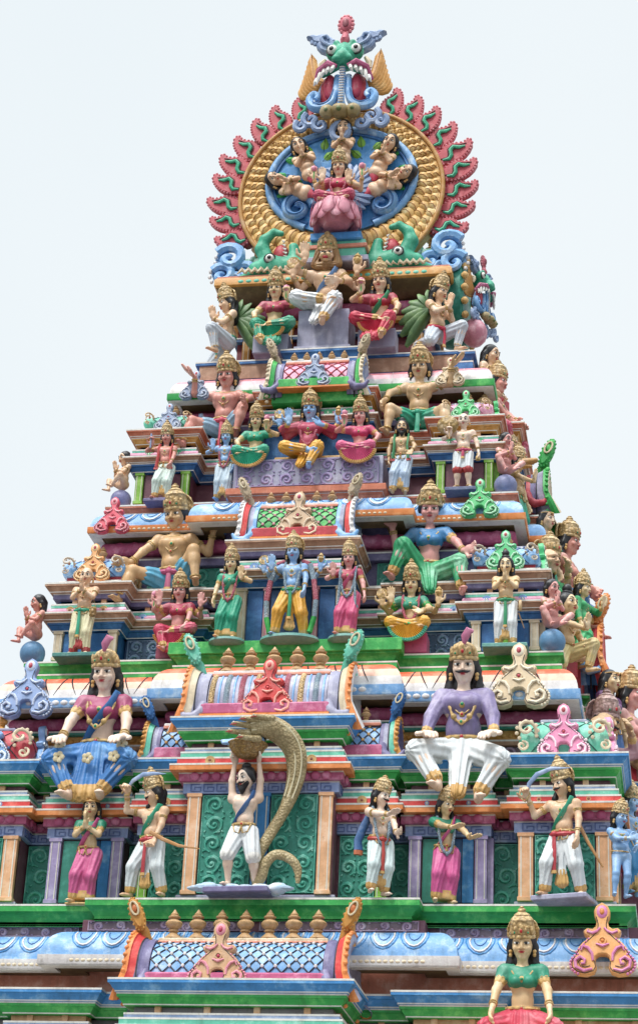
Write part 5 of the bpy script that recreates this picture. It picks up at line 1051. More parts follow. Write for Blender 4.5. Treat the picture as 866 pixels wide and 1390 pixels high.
def lotus_seat(T, r, h, z, col='#d58a9c', hi='#efc9d0', name='lotus_seat', y=0.):
    m = paint('lotus'+col, col, light=hi, wear=.3); b = MB(); b.mat(m).lathe([(r*.5, -h), (r*.9, -h*.55), (r*.95, -.25*h), (r*.85, 0), (0, 0)], 20, (0, y, z))
    for rw, (rr, zz, n_, s_) in enumerate(((.84, -.50, 9, 1.0), (.95, -.42, 9, .9))):
        for i in range(n_):
            a = 2*math.pi*(i+.5*rw)/n_; c = Vector((r*rr*math.cos(a), y+r*rr*math.sin(a), z+zz*h)); b.ball(c, (r*.36*s_, r*.13, h*.56*s_), 10, 7, Matrix.Rotation(a+math.pi/2, 3, 'Z') @ Matrix.Rotation(R(-16), 3, 'X'))
            b.mat('#8c3450'); cc = c+Vector((r*.12*math.cos(a), r*.12*math.sin(a), 0)); b.tube([cc+Vector((-math.sin(a)*u, math.cos(a)*u, v)) for u, v in ((-r*.30, -h*.2), (-r*.2, h*.28), (0, h*.52), (r*.2, h*.28), (r*.30, -h*.2))], r*.012, 4); b.mat(m)
    return b.build(name, T)
def fan(T, z, y, r, col, hem, x=0.):
    """pleated end of a sari spread below a seated figure's knees"""
    b = MB(); n = 44
    rings = [(.12, -.06, 0), (.5, -.055, 0), (.82, -.05, 0), (.84, -.052, 1), (1., -.05, 1), (1.0, -.02, 1), (.6, .01, 0), (.1, .02, 0)]
    for i in range(len(rings)-1):
        vs = []; b.mat(hem if rings[i+1][2] and rings[i][2] else col)
        for rr, yo, _ in rings[i:i+2]:
            for k in range(n+1):
                a = R(188)+R(164)*k/n; q = .008*math.cos(k*math.pi)*(rr if yo < -.03 else .0); vs.append((x+r*rr*math.cos(a)*1.05, y+yo+q, z+r*rr*.92*math.sin(a)))
        b.add(vs, [(k, k+1, n+2+k, n+1+k) for k in range(n)])
    return b.build('skirt_fan', T)
def stole(T, col, hem, long=.2, back=False):
    f = info(T); sh = f['sh']; b = MB()
    for sd in (-1, 1):
        pts = [(sd*.05, .03, sh+.05), (sd*.085, -.01, sh+.045), (sd*.085, -.065, sh-.04), (sd*.080, -.08, sh-.14), (sd*.095, -.075, sh-.22-long)]
        b.mat(col).tube(pts, [.022, .026, .026, .024, .030], 9, sx=.5); b.mat(hem).tube([pts[-1], (pts[-1][0]*1.05, pts[-1][1], pts[-1][2]-.03)], [.032, .034], 9, sx=.5)
    return b.build('stole', T)
def waistcloth(T, col, hem='gold_plain', x=0., long=.28):
    """knotted cloth round the waist with a hanging end"""
    f = info(T); pz = f['pz']; b = MB(); b.mat(col).tube([(.096*math.sin(a), -.004-.080*math.cos(a), pz+.035-.016*math.cos(a)) for a in [2*math.pi*i/18 for i in range(18)]], .021, 8, closed=True); b.ball((x, -.09, pz+.02), (.028, .022, .026), 9, 6)
    b.tube([(x, -.095, pz+.02), (x+.005, -.105, pz-long*.4), (x, -.10, pz-long)], [.014, .018, .020], 9, sx=.45); b.mat(hem).tube([(x, -.10, pz-long), (x, -.10, pz-long-.025)], [.021, .024], 9, sx=.45); return b.build('waistcloth', T)
ZA, ZB, ZC, ZD = 7.432, 10.942, 13.602, 16.302
G = dict(grp='')
# ---- lowest ledge
T = figure('standing_statue', 'woman statue in a pink sari with palms joined, standing on the lowest ledge', 113, .42, ZA, 1.26, pose='contra', skin='skin_yellow', female=True, dress='skirt', cloth='#cf5f93', top='#1f8a6c', sash='#cf5f93', crown='tiara', yaw=.05, **pray(-.02)); slab(T, .3, .2, .02, 'gold_plain')
T = figure('standing_statue', 'moustached swordsman statue with raised curved blade and brown scabbard, below the blue-skirted woman', 200, .20, ZA+.02, 1.36, rot=-.35, pose='stride', skin='skin_cream', cloth='#d4dcdf', beard='mo', yaw=-.75, crown='tall', LH=(-.20, -.14, .90), lh='grip', LE=(-1, -.1, -.6), RH=(.10, -.12, .44), rh='grip', RE=(1, .3, -.3), sash=('#1f9a78', '#17604c')); waistcloth(T, '#b3303c')
w = info(T)['AR'][0][2]; b = MB(); b.mat('bluegrey').tube([w+V3((-.02, 0, .06)), w+V3((.05, -.01, .13)), w+V3((.16, -.02, .17)), w+V3((.28, -.02, .165)), w+V3((.40, -.01, .15))], [.010, .020, .022, .016, .003], 8, sx=.35); b.mat('gilt_fine').tube([w+V3((-.05, -.02, .02)), w+V3((-.02, -.02, .08)), w+V3((.04, -.02, .07)), w+V3((.03, -.02, .0)), w+V3((-.02, -.02, .0))], .010, 6); b.build('sword', T)
w = info(T)['AR'][1][2]; b = MB(); b.mat('#b98650').tube([w+V3((-.04, -.02, .05)), w+V3((.08, -.0, -.02)), w+V3((.24, .02, -.09)), w+V3((.44, .05, -.13))], [.016, .017, .014, .004], 8, sx=.6); b.build('scabbard', T)
Ts = figure('standing_statue', 'bearded statue in short white dhoti lifting a basket over his head beside the cobra', 326, .0, ZA+.07, 1.42, rot=-.05, pose='stride', skin='skin_pale', cloth='#d9dde0', hem='#e4e2de', dress='shorts', beard='full', yaw=-.55, crown='knot', LH=(-.105, -.03, 1.085), RH=(.105, -.03, 1.085), LE=(-1, -.2, .2), RE=(1, -.2, .2), lh='open', rh='open', LF=(.1, 0, 1), RF=(-.1, 0, 1), LN=(.6, -.4, 0), RN=(-.6, -.4, 0), neck=False, sash=('#2b5f9c', '#b23a3a'), long_hair=False, feet=((-.09, -.05, .045), (.12, .03, .045)))
slab(Ts, .54, .24, .05, 'violet', y=-.04, z=-.01); q = MB(); q.mat(paint('foam', '#b7cfe4', light='#eef3f6'))
for i in range(16): q.ball((-.34+.76*((i*7) % 16)/16, -.02+.12*((i*5) % 7)/7-.06, -.005), (.09, .06, .022+.014*(i % 3)), 9, 5)
q.build('water_base', Ts)
T = figure('standing_statue', 'moustached statue in white dhoti with a blue shawl hanging down his back', 512, .06, ZA+.01, 1.25, rot=.55, pose='contra', skin='skin_pale', cloth='#cfdfe0', beard='mo', yaw=.5, crown='low', LH=(-.02, -.26, .70), lh='open', LF=(.2, -1, .1), LN=(0, 0, 1), RH=(.08, -.26, .46), rh='relax', RF=(.1, -1, 0), garland='garland_white', LE=(-1, 0, -.6)); waistcloth(T, '#b84038')
b = MB(); b.mat('#27588f').tube([(.06, .05, .84), (-.06, .06, .80), (-.12, .09, .66), (-.17, .10, .52), (-.17, .08, .42)], [.03, .035, .04, .04, .045], 9, sx=.5); b.mat('#c9704c').tube([(-.17, .08, .42), (-.17, .08, .38)], [.046, .046], 9, sx=.5); b.build('shawl', T)
T = figure('standing_statue', 'woman statue in pink and green sari with a white garland, holding both hands out', 602, .42, ZA, 1.25, rot=.35, pose='contra', skin='skin_yellow', female=True, dress='skirt', cloth='#d05a96', top='#1f8a6c', sash='#d05a96', crown='low', yaw=.45, LH=(.03, -.26, .66), lh='open', LF=(.5, -1, 0), LN=(0, 0, 1), RH=(.20, -.22, .58), rh='open', RF=(.5, -1, 0), RN=(0, 0, 1), garland='garland_white')
T = figure('standing_statue', 'moustached swordsman statue raising a curved sword, standing on a grey plinth', 765, .22, ZA+.03, 1.42, rot=-.25, pose='stride', skin='skin_cream', cloth='#d9dfe2', beard='mo', yaw=-.55, crown='tall', LH=(-.26, -.10, .80), lh='grip', LE=(-1, -.1, -1), RH=(.15, -.10, .46), rh='relax', sash=('#1f9a78', '#17604c')); waistcloth(T, '#b3303c', x=-.05); slab(T, .46, .30, .045, 'grey_lilac', z=-.002)
w = info(T)['AR'][0][2]; b = MB(); b.mat('bluegrey').tube([w+V3((-.01, -.02, .05)), w+V3((.01, -.02, .13)), w+V3((.08, -.03, .20)), w+V3((.20, -.03, .24)), w+V3((.36, -.02, .235))], [.010, .020, .022, .017, .003], 8, sx=.35); b.mat('gilt_fine').tube([w+V3((-.06, -.03, .10)), w+V3((-.07, -.03, .02)), w+V3((-.02, -.03, -.02)), w+V3((.02, -.03, .04)), w+V3((-.01, -.03, .10))], .009, 6); b.build('sword', T)
b = MB(); b.mat('#b98650').tube([(.10, .0, .66), (.20, .03, .44), (.31, .05, .24)], [.016, .014, .008], 8); b.build('scabbard', T)
T = figure('standing_statue', 'small blue-skinned child statue standing at the right end of the lowest ledge', 842, .12, ZA, .98, rot=.35, pose='contra', skin='skin_blue', dress='none', crown='low', yaw=.5, head=1.4, fat=1.25, LH=(.05, -.17, .66), lh='open', LF=(1, -.2, .2), RH=(.17, -.12, .60))
b = MB(); b.mat('gilt_fine').tube([(.105*math.sin(a), -.004-.09*math.cos(a), .54-.016*math.cos(a)) for a in [2*math.pi*i/18 for i in range(18)]], .008, 6, closed=True); b.build('waist_chain', T)
# basket carried over the head, cobra arching over it
W = Ts.matrix_basis.copy(); hpnt = (V3(info(Ts)['AR'][0][2])+V3(info(Ts)['AR'][1][2]))/2
bp = Matrix.Translation(Ts.location) @ Matrix.Rotation(-.05, 4, 'Z') @ Matrix.Scale(1.42, 4) @ Vector(hpnt+V3((0, -.02, .07)))
T = thing('basket', 'round wicker basket with a blue child lying in it, held over the bearded statue\'s head', 'basket', bp, 0, .86)
b = MB(); b.mat(gilt('wicker', '#b08a4a', 30., dark='#4f3614')).lathe([(0, -.02), (.13, -.015), (.21, .05), (.26, .13), (.275, .16), (.255, .16), (.235, .13), (.12, .03), (0, .02)], 26); b.tube([(.268*math.cos(a), .268*math.sin(a), .16) for a in [i*math.pi/14 for i in range(28)]], .016, 6, closed=True); b.build('bowl', T, smooth=60)
link('child', sdf_mesh([rc((-.20, -.05, .18), (.08, -.04, .19), .055, .07, 0, .04), el((.18, -.05, .21), (.075, .07, .075), 0, .02), rc((-.2, -.05, .19), (-.34, -.08, .19), .04, .028, 0, .02), rc((-.2, -.09, .16), (-.32, -.12, .15), .035, .025, 0, .02)], .014, ['skin_blue'], 'child'), T)
q = MB(); q.mat('hair_black').ball((.20, -.035, .235), (.075, .07, .065), 10, 6); q.build('hair', T)
T = thing('cobra_statue', 'tall tan many-headed cobra rearing over the basket with its tail coiled', 'statue', (0, 0, 0))
O = at(352, 1194, .0); O.z = ZA+.03; T.location = O
def L2(px, py, Y): return at(px, py, Y)-O
path = [L2(404, 1199, -.05), L2(404, 1180, -.05), L2(394, 1166, -.06), L2(375, 1160, -.06), L2(361, 1172, -.05), L2(355, 1190, -.03), L2(349, 1196, .02), L2(347, 1180, .06), L2(352, 1158, .08), L2(368, 1130, .10), L2(386, 1100, .10), L2(398, 1070, .09), L2(403, 1042, .05), L2(399, 1016, .0), L2(383, 996, -.08), L2(360, 985, -.18), L2(338, 986, -.26)]
sp = smooth_path(path); N_ = len(sp); rad = []
for i in range(N_):
    t = i/(N_-1); r = .050+.020*math.sin(min(1, t*1.6)*math.pi*.5) if t > .06 else .02+.55*t
    if t > .62: r += .075*math.sin((t-.62)/.38*math.pi*.75)
    rad.append(r)
m = gilt('snake_scale', '#b09c74', 34., dark='#80744c', strength=.6, light='#d6c8a0'); b = MB(); b.mat(m).tube(sp, rad, 16, sx=.74, up=(.25, 1, .1)); b.build('body', T)
b = MB(); b.mat('#e0d6b4')
for off in (-.5, 0, .5):
    pts = []; 
    for i in range(int(N_*.66), N_-1): tt = (sp[min(i+1, N_-1)]-sp[i-1]).normalized(); sd = Vector((.25, 1, .1)).cross(tt).normalized(); pts.append(sp[i]+sd*rad[i]*off*1.2+Vector((0, -.055-.04*(1-abs(off)), -.0)))
    b.tube(pts, .010, 5)
b.build('hood_ribs', T)
for k, (px, py, Y) in enumerate(((317, 993, -.40), (323, 983, -.40), (335, 976, -.38), (350, 973, -.34), (331, 1001, -.36))):
    p = L2(px, py, Y); q0 = p+Vector((.15, .12, .02)); hd = sdf_mesh([rc(q0, p, .045, .030, 0, .03), el(p+Vector((-.03, -.02, 0)), (.048, .036, .028), 0, .02)], .013, [m], 'serpent_head'); o = link('serpent_head', hd, T)
    q = MB(); q.mat('eye_white').ball(p+Vector((-.04, -.050, .012)), .011, 8, 5); q.mat('crimson').tube([p+Vector((-.085, -.03, -.014)), p+Vector((-.05, -.066, -.018)), p+Vector((.0, -.06, -.012))], .006, 5); q.build('eye', o)
T = figure('seated_statue', 'crowned long-haired statue below the lowest ledge, only head and chest above the bottom edge', 709, -.30, 5.83, 1.78, pose='throne', skin='skin_yellow', cloth='#c03a52', crown='giant', female=True, dress='skirt', top='#1f8a6c', LH=(-.175, -.15, .118), RH=(.175, -.15, .118))
slab(T, .8, .5, .5, 'peach', 'seat_block')
# ---- the giants above the lowest storey
T = figure('seated_statue', 'large seated woman statue in maroon blouse and blue flowered skirt, hands on her knees', 133, .74, 9.21, 2.32, head=1.16, pose='throne', skin='skin_pale', female=True, dress='skirt', cloth=paint('blue_silk', '#2f72b4', light='#7fb0dc'), top='#a3406a', crown='plume', yaw=-.02, LH=(-.175, -.15, .118), RH=(.175, -.15, .118), LF=(.2, -1, -.3), RF=(-.2, -1, -.3), LN=(0, 0, -1), RN=(0, 0, -1), LE=(-1, .3, .1), RE=(1, .3, .1), sash=('#2b6aa8', 'gold_plain'), group=None)
b = MB(); b.mat(paint('blossom', '#d8c9a4', light='#f0e6cc'))
for sd, (x, y, z) in ((-1, (-.17, -.155, .09)), (1, (.17, -.155, .09)), (-1, (-.15, -.215, .0)), (1, (.15, -.215, .0)), (1, (.0, -.19, .0))):
    for i in range(5): a = i*1.257; b.ball((x+.018*math.cos(a), y-.012, z+.018*math.sin(a)), (.016, .014, .016), 7, 4)
b.build('cloth_blossom', T)
T = figure('seated_statue', 'large moustached king statue in violet tunic and white trousers, hands on his spread knees', 628, .72, 9.18, 2.36, head=1.12, pose='throne', skin='skin_pale', dress='dhoti', cloth='#d9dee0', hem='gold_plain', top=paint('violet_tunic', '#8478a2', light='#c0b8d2', wear=.5), crown='plume', beard='mo', yaw=.02, LH=(-.18, -.14, .120), RH=(.175, -.15, .115), LF=(.4, -1, -.2), RF=(-.4, -1, -.3), LN=(0, 0, -1), RN=(0, 0, -1), lh='relax', rh='relax', LE=(-1, .25, .1), RE=(1, .25, .1), feet=((-.10, -.22, -.15), (.10, -.20, -.21)))
# ---- second ledge
T = figure('standing_statue', 'shaven-headed statue in cream and red dhoti with palms joined and a pot on his arm', 108, 1.30, ZB+.01, 1.20, pose='stand', skin='skin_cream', cloth='#ddd6b0', hem='#b23a3a', crown=None, hair=None, **pray()); waistcloth(T, '#1f9a78', x=-.02); slab(T, .52, .30, .05, '#3f7f78')
b = MB(); w = info(T)['AR'][1][2]; b.mat(gilt('wicker', '#b08a4a', 30.)).lathe([(0, -.05), (.036, -.05), (.042, 0), (.038, .045), (.030, .045), (0, .03)], 14, (.135, -.10, .49)).tube([(.10, -.10, .53), (.135, -.10, .63), (.17, -.10, .53)], .004, 5); b.build('pot', T)
T = figure('standing_statue', 'moustached statue with hair knot and palms joined, small shield at his hip', 686, 1.30, ZB+.01, 1.18, pose='stand', skin='skin_yellow', cloth='#dde2e4', hem='gold_plain', beard='mo', crown='bun', **pray()); waistcloth(T, '#1f8a5a', x=0); slab(T, .48, .30, .05, '#5f9a92')
b = MB(); b.mat('#c9a878').lathe([(0, -.02), (.035, -.015), (.04, 0), (.035, .015), (0, .02)], 14, (.16, -.05, .46), 'x', sq=(1, 1.7)); b.mat('#8a6a40').tube([(.14, -.04, .38), (.20, -.04, .20)], [.008, .005], 6); b.build('shield', T)
T = figure('standing_statue', 'woman statue in green sari with a pink garland, left of the blue four-armed statue', 308, 1.16, ZB+.135, 1.14, pose='contra', skin='skin_yellow', female=True, dress='skirt', cloth='#1f9a78', top='#1f9a78', sash='#1f9a78', crown='tall', LH=(-.17, -.08, .48), RH=(.15, -.15, .70), rh='open', RF=UP, garland='garland_pink'); b = MB(); b.mat('#5f9a92').lathe([(0, 0), (.20, 0), (.21, -.03), (.15, -.06), (0, -.06)], 20, sq=(1, .7)); b.build('plinth', T)
Tv = figure('standing_statue', 'blue-skinned four-armed statue in yellow dhoti with a thick garland, middle of the second ledge', 393, 1.16, ZB+.135, 1.30, pose='stride', skin='skin_blue', dress='dhoti', cloth=paint('yellow_silk', '#dca23a', light='#eec878'), hem='gold_plain', crown='giant', LH=(-.19, -.14, .70), lh='open', LF=UP, RH=(.15, -.12, .50), rh='relax', arms4=(.29, -.05, .24), garland='garland_white', yaw=-.05); waistcloth(Tv, '#1f8a5a', x=0)
b = MB(); b.mat('#5f9a92').lathe([(0, 0), (.29, 0), (.30, -.03), (.22, -.06), (0, -.06)], 24, sq=(1, .6)); b.build('plinth', Tv); hold(Tv, 2, 'discus', discus); hold(Tv, 3, 'conch', conch)
for sd in (-1, 1):
    b = MB(); pts = [(sd*.09, .02, .84), (sd*.17, .0, .80), (sd*.22, -.02, .62), (sd*.25, -.02, .40), (sd*.24, -.02, .22), (sd*.20, -.02, .06)]
    for i in range(5): b.mat(['garland_pink', 'garland_white', 'garland_pink', 'garland_white', 'green'][i]).tube([pts[i], pts[i+1]], [.028, .028], 9)
    b.build('long_garland', Tv)
T = figure('standing_statue', 'woman statue in rose-pink sari with a white garland, right of the blue four-armed statue', 470, 1.16, ZB+.135, 1.16, pose='contra', skin='skin_rose', female=True, dress='skirt', cloth='#cf5580', top='#a8324e', sash='#cf5580', crown='tall', LH=(-.15, -.15, .69), lh='open', LF=UP, RH=(.20, -.08, .48), garland='garland_white'); b = MB(); b.mat('#5f9a92').lathe([(0, 0), (.20, 0), (.21, -.03), (.15, -.06), (0, -.06)], 20, sq=(1, .7)); b.build('plinth', T); stole(T, 'garland_white', 'garland_white', .22)
def seat_block(T, w, d, h, col, z=0.): slab(T, w, d, h, col, 'seat_block', y=-.02, z=z)
T = figure('seated_statue', 'seated woman statue in crimson sari holding a pink lotus, on the second ledge', 240, 1.62, ZB+.30, 1.32, pose='easeL', skin='skin_rose', female=True, dress='skirt', cloth='#c23a5c', top='#a8324e', crown='tall', LH=(-.17, -.16, .36), lh='open', LF=UP, RH=(.13, -.18, .12), arms4=(.24, -.08, .26)); seat_block(T, .34, .22, .21, '#8a3450'); fan(T, .02, -.20, .16, '#c23a5c', 'gold_plain', -.02); hold(T, 2, 'lotus_bud', lotus_bud)
T = figure('seated_statue', 'seated four-armed woman statue in yellow and green sari', 557, 1.62, ZB+.30, 1.38, pose='cross', skin='skin_yellow', female=True, dress='skirt', cloth='yellow_silk', top='#1f8a6c', hem='green', crown='tall', LH=(-.17, -.16, .30), lh='open', LF=UP, RH=(.13, -.18, .20), rh='open', arms4=(.27, -.08, .22), garland='garland_pink'); seat_block(T, .34, .22, .20, '#c85a80'); fan(T, .04, -.20, .18, 'yellow_silk', 'teal', 0); hold(T, 2, 'discus', discus); hold(T, 3, 'conch', conch)
# ---- the giants above the second storey
T = figure('seated_statue', 'large bare-chested tan statue in blue wrap with one knee raised, holding up an eave', 232, 2.02, 12.16, 2.05, pose='giantL', skin='skin_tan', dress='loin', cloth='#58a4c4', hem='#58a4c4', crown='giant', yaw=-.2, LH=(-.27, -.14, .14), LF=(-.8, -.6, -.1), LE=(-.8, .4, .4), RH=(.26, .0, .42), rh='open', RF=UP, RE=(.6, .3, -1), garland=None, feet=((-.29, -.20, -.12), (.20, -.14, .02))); waistcloth(T, '#b84a76', long=.10)
T = figure('seated_statue', 'large seated statue in blue blouse and green floral trousers holding up an eave', 582, 2.02, 12.16, 1.95, pose='giantR', skin='skin_rose', dress='dhoti', cloth=paint('floral_green', '#2fa06a', light='#a5d8bc', wear=.7), hem='gold_plain', top='#3f7fb4', female=True, crown='giant', yaw=.1, faceskin=1, LH=(-.26, -.02, .42), lh='open', LF=UP, LE=(-.6, .3, -1), RH=(.26, -.16, .16), RF=(.8, -.6, 0), RE=(.8, .4, .4), feet=((-.24, -.12, .03), (.25, -.21, -.13)))
# babies on balls
def baby(px, Y, Z, s, rot, skin, label, ball, r=.17, **k):
    T = figure('child_statue', label, px, Y, Z+r*1.75, s, rot=rot, pose='baby', skin=skin, dress='none', crown=None, head=1.45, fat=1.2, neck=True, LH=(-.012, -.17, .345), RH=(.012, -.17, .345), LF=(.15, -.25, 1), RF=(-.15, -.25, 1), LN=(1, 0, .1), RN=(-1, 0, .1), lh='pray', rh='pray', belt=False, LE=(-1, .2, -1.2), RE=(1, .2, -1.2), **k)
    b = MB(); b.mat(ball).ball((0, -.02, -r*.86/s), r/s, 20, 12); b.build('ball', T); return T
baby(48, 1.52, ZB, .98, -.75, 'skin_pink', 'child statue in profile sitting on a blue ball, facing outward to the left', '#5f8fb8', yaw=-.2)
baby(748, 1.52, ZB, 1.0, .55, 'skin_rose', 'rose-skinned child statue with palms joined, sitting on a blue ball', '#5f8fb8', yaw=.3)
baby(167, 2.36, ZC, .90, -.75, 'skin_cream', 'cream child statue sitting on a lilac ball, facing outward to the left', '#7f80ac', .15)
baby(685, 2.36, ZC, .95, .6, 'skin_rose', 'rose-skinned child statue sitting on a lilac ball', '#8288b0', .16, yaw=.3)
# ---- third ledge
T = figure('standing_statue', 'pink-skinned statue in white dhoti raising a short staff, left corner of the third ledge', 220, 2.16, ZC, 1.06, pose='contra', skin='skin_pink', cloth='#cfe0d8', hem='gold_plain', crown='tall', LH=(-.17, -.12, .78), lh='grip', LF=UP, RH=(.12, -.13, .52)); slab(T, .44, .26, .05, 'violet'); hold(T, 0, 'staff', lambda b, w: b.mat('bluegrey').tube([w+V3((-.01, -.03, -.05)), w+V3((-.01, -.03, .16))], [.010, .012], 6)); stole(T, '#c04a4a', '#c04a4a', .1)
T = figure('standing_statue', 'small blue-faced standing statue with a pink garland, beside the three on the lilac seat', 302, 2.22, ZC, 1.05, pose='stand', skin='skin_blue', cloth='#c4d6e4', crown='tall', LH=(-.15, -.13, .72), lh='open', LF=UP, RH=(.13, -.05, .46), garland='garland_pink')
T = figure('standing_statue', 'black-bearded statue in blue and white wrapped dhoti on the third ledge', 543, 2.22, ZC, 1.10, pose='contra', skin='skin_beige', cloth='#b9cbe0', beard='full', crown='knot', yaw=.1, LH=(-.15, -.04, .50), RH=(.15, -.14, .55), rh='open'); stole(T, '#3f8a5c', '#b23a3a', .1)
Tu = figure('standing_statue', 'shaven-headed boy statue in white shorts and red belt holding a palm-leaf parasol', 628, 2.16, ZC, 1.12, pose='stand', skin='skin_pale', dress='shorts', cloth='#d6dde2', hem='#b23a3a', crown=None, hair=None, LH=(-.16, -.12, .70), lh='grip', LF=UP, RH=(.20, -.06, .47)); waistcloth(Tu, '#b3305a', x=0, long=.08); slab(Tu, .42, .26, .05, '#5a6488')
w = info(Tu)['AR'][0][2]; b = MB(); b.mat('#c49a68').tube([w+V3((-.0, -.03, -.06)), w+V3((.0, -.03, .12)), w+V3((-.01, .0, .20))], .007, 6); b.build('parasol_handle', Tu)
b = MB(); b.mat(gilt('palm_leaf', '#a98a50', 20., dark='#5a4520')).lathe([(0, -.05), (.07, -.035), (.125, .0), (.13, .01), (.07, -.02), (0, -.035)], 26, tuple(w+V3((-.03, .03, .17))), 'y', rfun=lambda q: 1+.05*abs(math.sin(13*q/2))); b.build('parasol', Tu)
b = MB(); b.mat('gilt_fine').lathe([(0, -.05), (.03, -.04), (.03, 0), (.015, .03), (.02, .05), (0, .06)], 12, tuple(info(Tu)['AR'][1][2]+V3((0, -.02, -.10)))); b.build('pot', Tu)
T = figure('seated_statue', 'seated woman statue in green sari on the lilac carved seat', 345, 2.27, 14.19, 1.25, pose='cross', skin='skin_yellow', female=True, dress='skirt', cloth='#1f9a78', top='#1f9a78', crown='tall', yaw=.05, LH=(-.15, -.12, .16), LE=(-1, .2, .1), RH=(.15, -.14, .36), rh='grip', RF=UP); fan(T, .03, -.20, .20, '#1f9a78', 'gold_plain', -.02); hold(T, 1, 'lotus_bud', lotus_bud)
T = figure('seated_statue', 'seated blue-skinned four-armed statue in yellow dhoti on the lilac carved seat', 418, 2.30, 14.19, 1.50, pose='ease', skin='skin_blue', dress='dhoti', cloth='yellow_silk', crown='giant', LH=(-.17, -.16, .34), lh='open', LF=UP, RH=(.16, -.18, .30), rh='open', arms4=(.28, -.06, .28), garland='garland_pink', top='#b4405e', faceskin=1); slab(T, .62, .10, .05, 'gold_plain', 'seat_block', z=.05); hold(T, 2, 'discus', discus); hold(T, 3, 'conch', conch)
T = figure('seated_statue', 'seated woman statue in rose-pink sari on the lilac carved seat', 487, 2.27, 14.19, 1.28, pose='cross', skin='skin_rose', female=True, dress='skirt', cloth='#cf5580', top='#c03a68', crown='tall', yaw=-.05, LH=(-.15, -.14, .37), lh='grip', LF=UP, RH=(.17, -.10, .16), RE=(1, .2, .1)); fan(T, .03, -.20, .20, '#cf5580', 'gold_plain', .02); hold(T, 0, 'lotus_bud', lotus_bud)
T = figure('seated_statue', 'large seated pink-skinned statue in pale blue wrap, palm raised under the eave, upper left', 303, 2.74, 14.89, 1.80, pose='giantL', skin='skin_pink', dress='loin', cloth='#8fb0c8', hem='#c8dae4', crown='giant', yaw=-.08, LH=(-.24, -.12, .50), lh='open', LF=(-.6, -.2, .5), LN=(0, -.2, 1), LE=(-.7, .2, -1), RH=(.19, -.17, .22), RF=(.3, -1, -.2), RE=(1, .3, .3), feet=((-.27, -.20, -.14), (.14, -.16, -.04))); waistcloth(T, '#c03a52', long=.22)
T = figure('seated_statue', 'large seated pale statue in green loincloth, hand raised under the eave, upper right', 568, 2.74, 14.89, 1.80, pose='giantR', skin='skin_beige', dress='loin', cloth='#1f9a78', crown='giant', yaw=-.05, LH=(-.25, -.14, .20), LF=(-.3, -.6, -.8), LE=(-1, .3, .4), RH=(.26, -.10, .50), rh='open', RF=(.6, -.2, .5), RN=(0, -.2, 1), RE=(.7, .2, -1), feet=((-.22, -.22, -.12), (.25, -.21, -.13))); waistcloth(T, '#1f9a78', '#1f9a78', long=.14)
# ---- fourth ledge
T = figure('seated_statue', 'lion-headed four-armed statue in white dhoti on the lilac pedestal below the arch', 441, 3.05, 17.0, 1.95, pose='ease', skin='skin_cream', dress='dhoti', cloth='#dfe2e6', hem='gold_plain', crown='low', hair='#7a5a34', head=1.2, neck=True, LH=(-.15, -.15, .44), lh='open', LF=UP, RH=(.13, -.18, .22), arms4=(.25, -.08, .24), sash=('#5f86b8', 'gold_plain'), feet=((.03, -.22, .04), (.03, -.26, -.17)))
f = info(T); hp_ = f['hp']
link('mane', sdf_mesh([rc(hp_((sx*.055, -.015, .02)), hp_((sx*.075, -.03, -.07)), .026, .032, 0, .02, (.005, 7, 6)) for sx in (-1, 1)]+[rc(hp_((-.05, -.045, -.085)), hp_((.05, -.045, -.085)), .030, .030, 0, .02, (.005, 9, 3)), rc(hp_((0, -.045, -.08)), hp_((0, -.045, -.12)), .040, .02, 0, .02, (.006, 7, 3))], .0065, [paint('mane_brown', '#8a6238', light='#b8935c')], 'mane'), T)
link('muzzle', sdf_mesh([el(hp_((-.016, -.078, -.018)), (.024, .022, .020), 0, .01), el(hp_((.016, -.078, -.018)), (.024, .022, .020), 0, .01), el(hp_((0, -.075, -.052)), (.024, .02, .012), 0, .01), el(hp_((-.05, -.01, .055)), (.016, .012, .018), 0, .01), el(hp_((.05, -.01, .055)), (.016, .012, .018), 0, .01)], .0056, ['skin_yellow'], 'muzzle'), T)
q = MB(); q.mat('crimson').ball(hp_((0, -.090, -.037)), (.022, .014, .011), 9, 6); q.mat('eye_black').ball(hp_((0, -.098, -.006)), (.012, .008, .008), 8, 5); q.build('mouth', T); hold(T, 2, 'discus', discus); hold(T, 3, 'conch', conch)
T = figure('seated_statue', 'seated woman statue in green sari holding a lotus bud, left of the lion-headed statue', 371, 2.98, 16.62, 1.55, pose='easeL', skin='skin_yellow', female=True, dress='skirt', cloth='#1a9470', top='#a8324e', hem='gold_plain', crown='tall', LH=(-.16, -.13, .16), LE=(-1, .2, .1), RH=(.14, -.16, .36), rh='grip', RF=UP, yaw=-.05); seat_block(T, .34, .2, .205, 'grey_lilac'); fan(T, .02, -.20, .15, '#1a9470', 'gold_plain'); hold(T, 1, 'lotus_bud', lambda b, w: lotus_bud(b, w, .07))
T = figure('seated_statue', 'seated woman statue in deep red sari holding a lotus bud, right of the lion-headed statue', 514, 2.98, 16.62, 1.62, pose='ease', skin='skin_cream', female=True, dress='skirt', cloth='#c02846', top='#a8243e', hem='gold_plain', crown='tall', LH=(-.15, -.16, .37), lh='grip', LF=UP, RH=(.16, -.13, .15), RE=(1, .2, .1), yaw=-.1, sash=('#1f8a5a', 'gold_plain')); seat_block(T, .34, .2, .20, 'grey_lilac'); fan(T, .02, -.20, .16, '#c02846', 'gold_plain'); hold(T, 0, 'lotus_bud', lambda b, w: lotus_bud(b, w, .07))
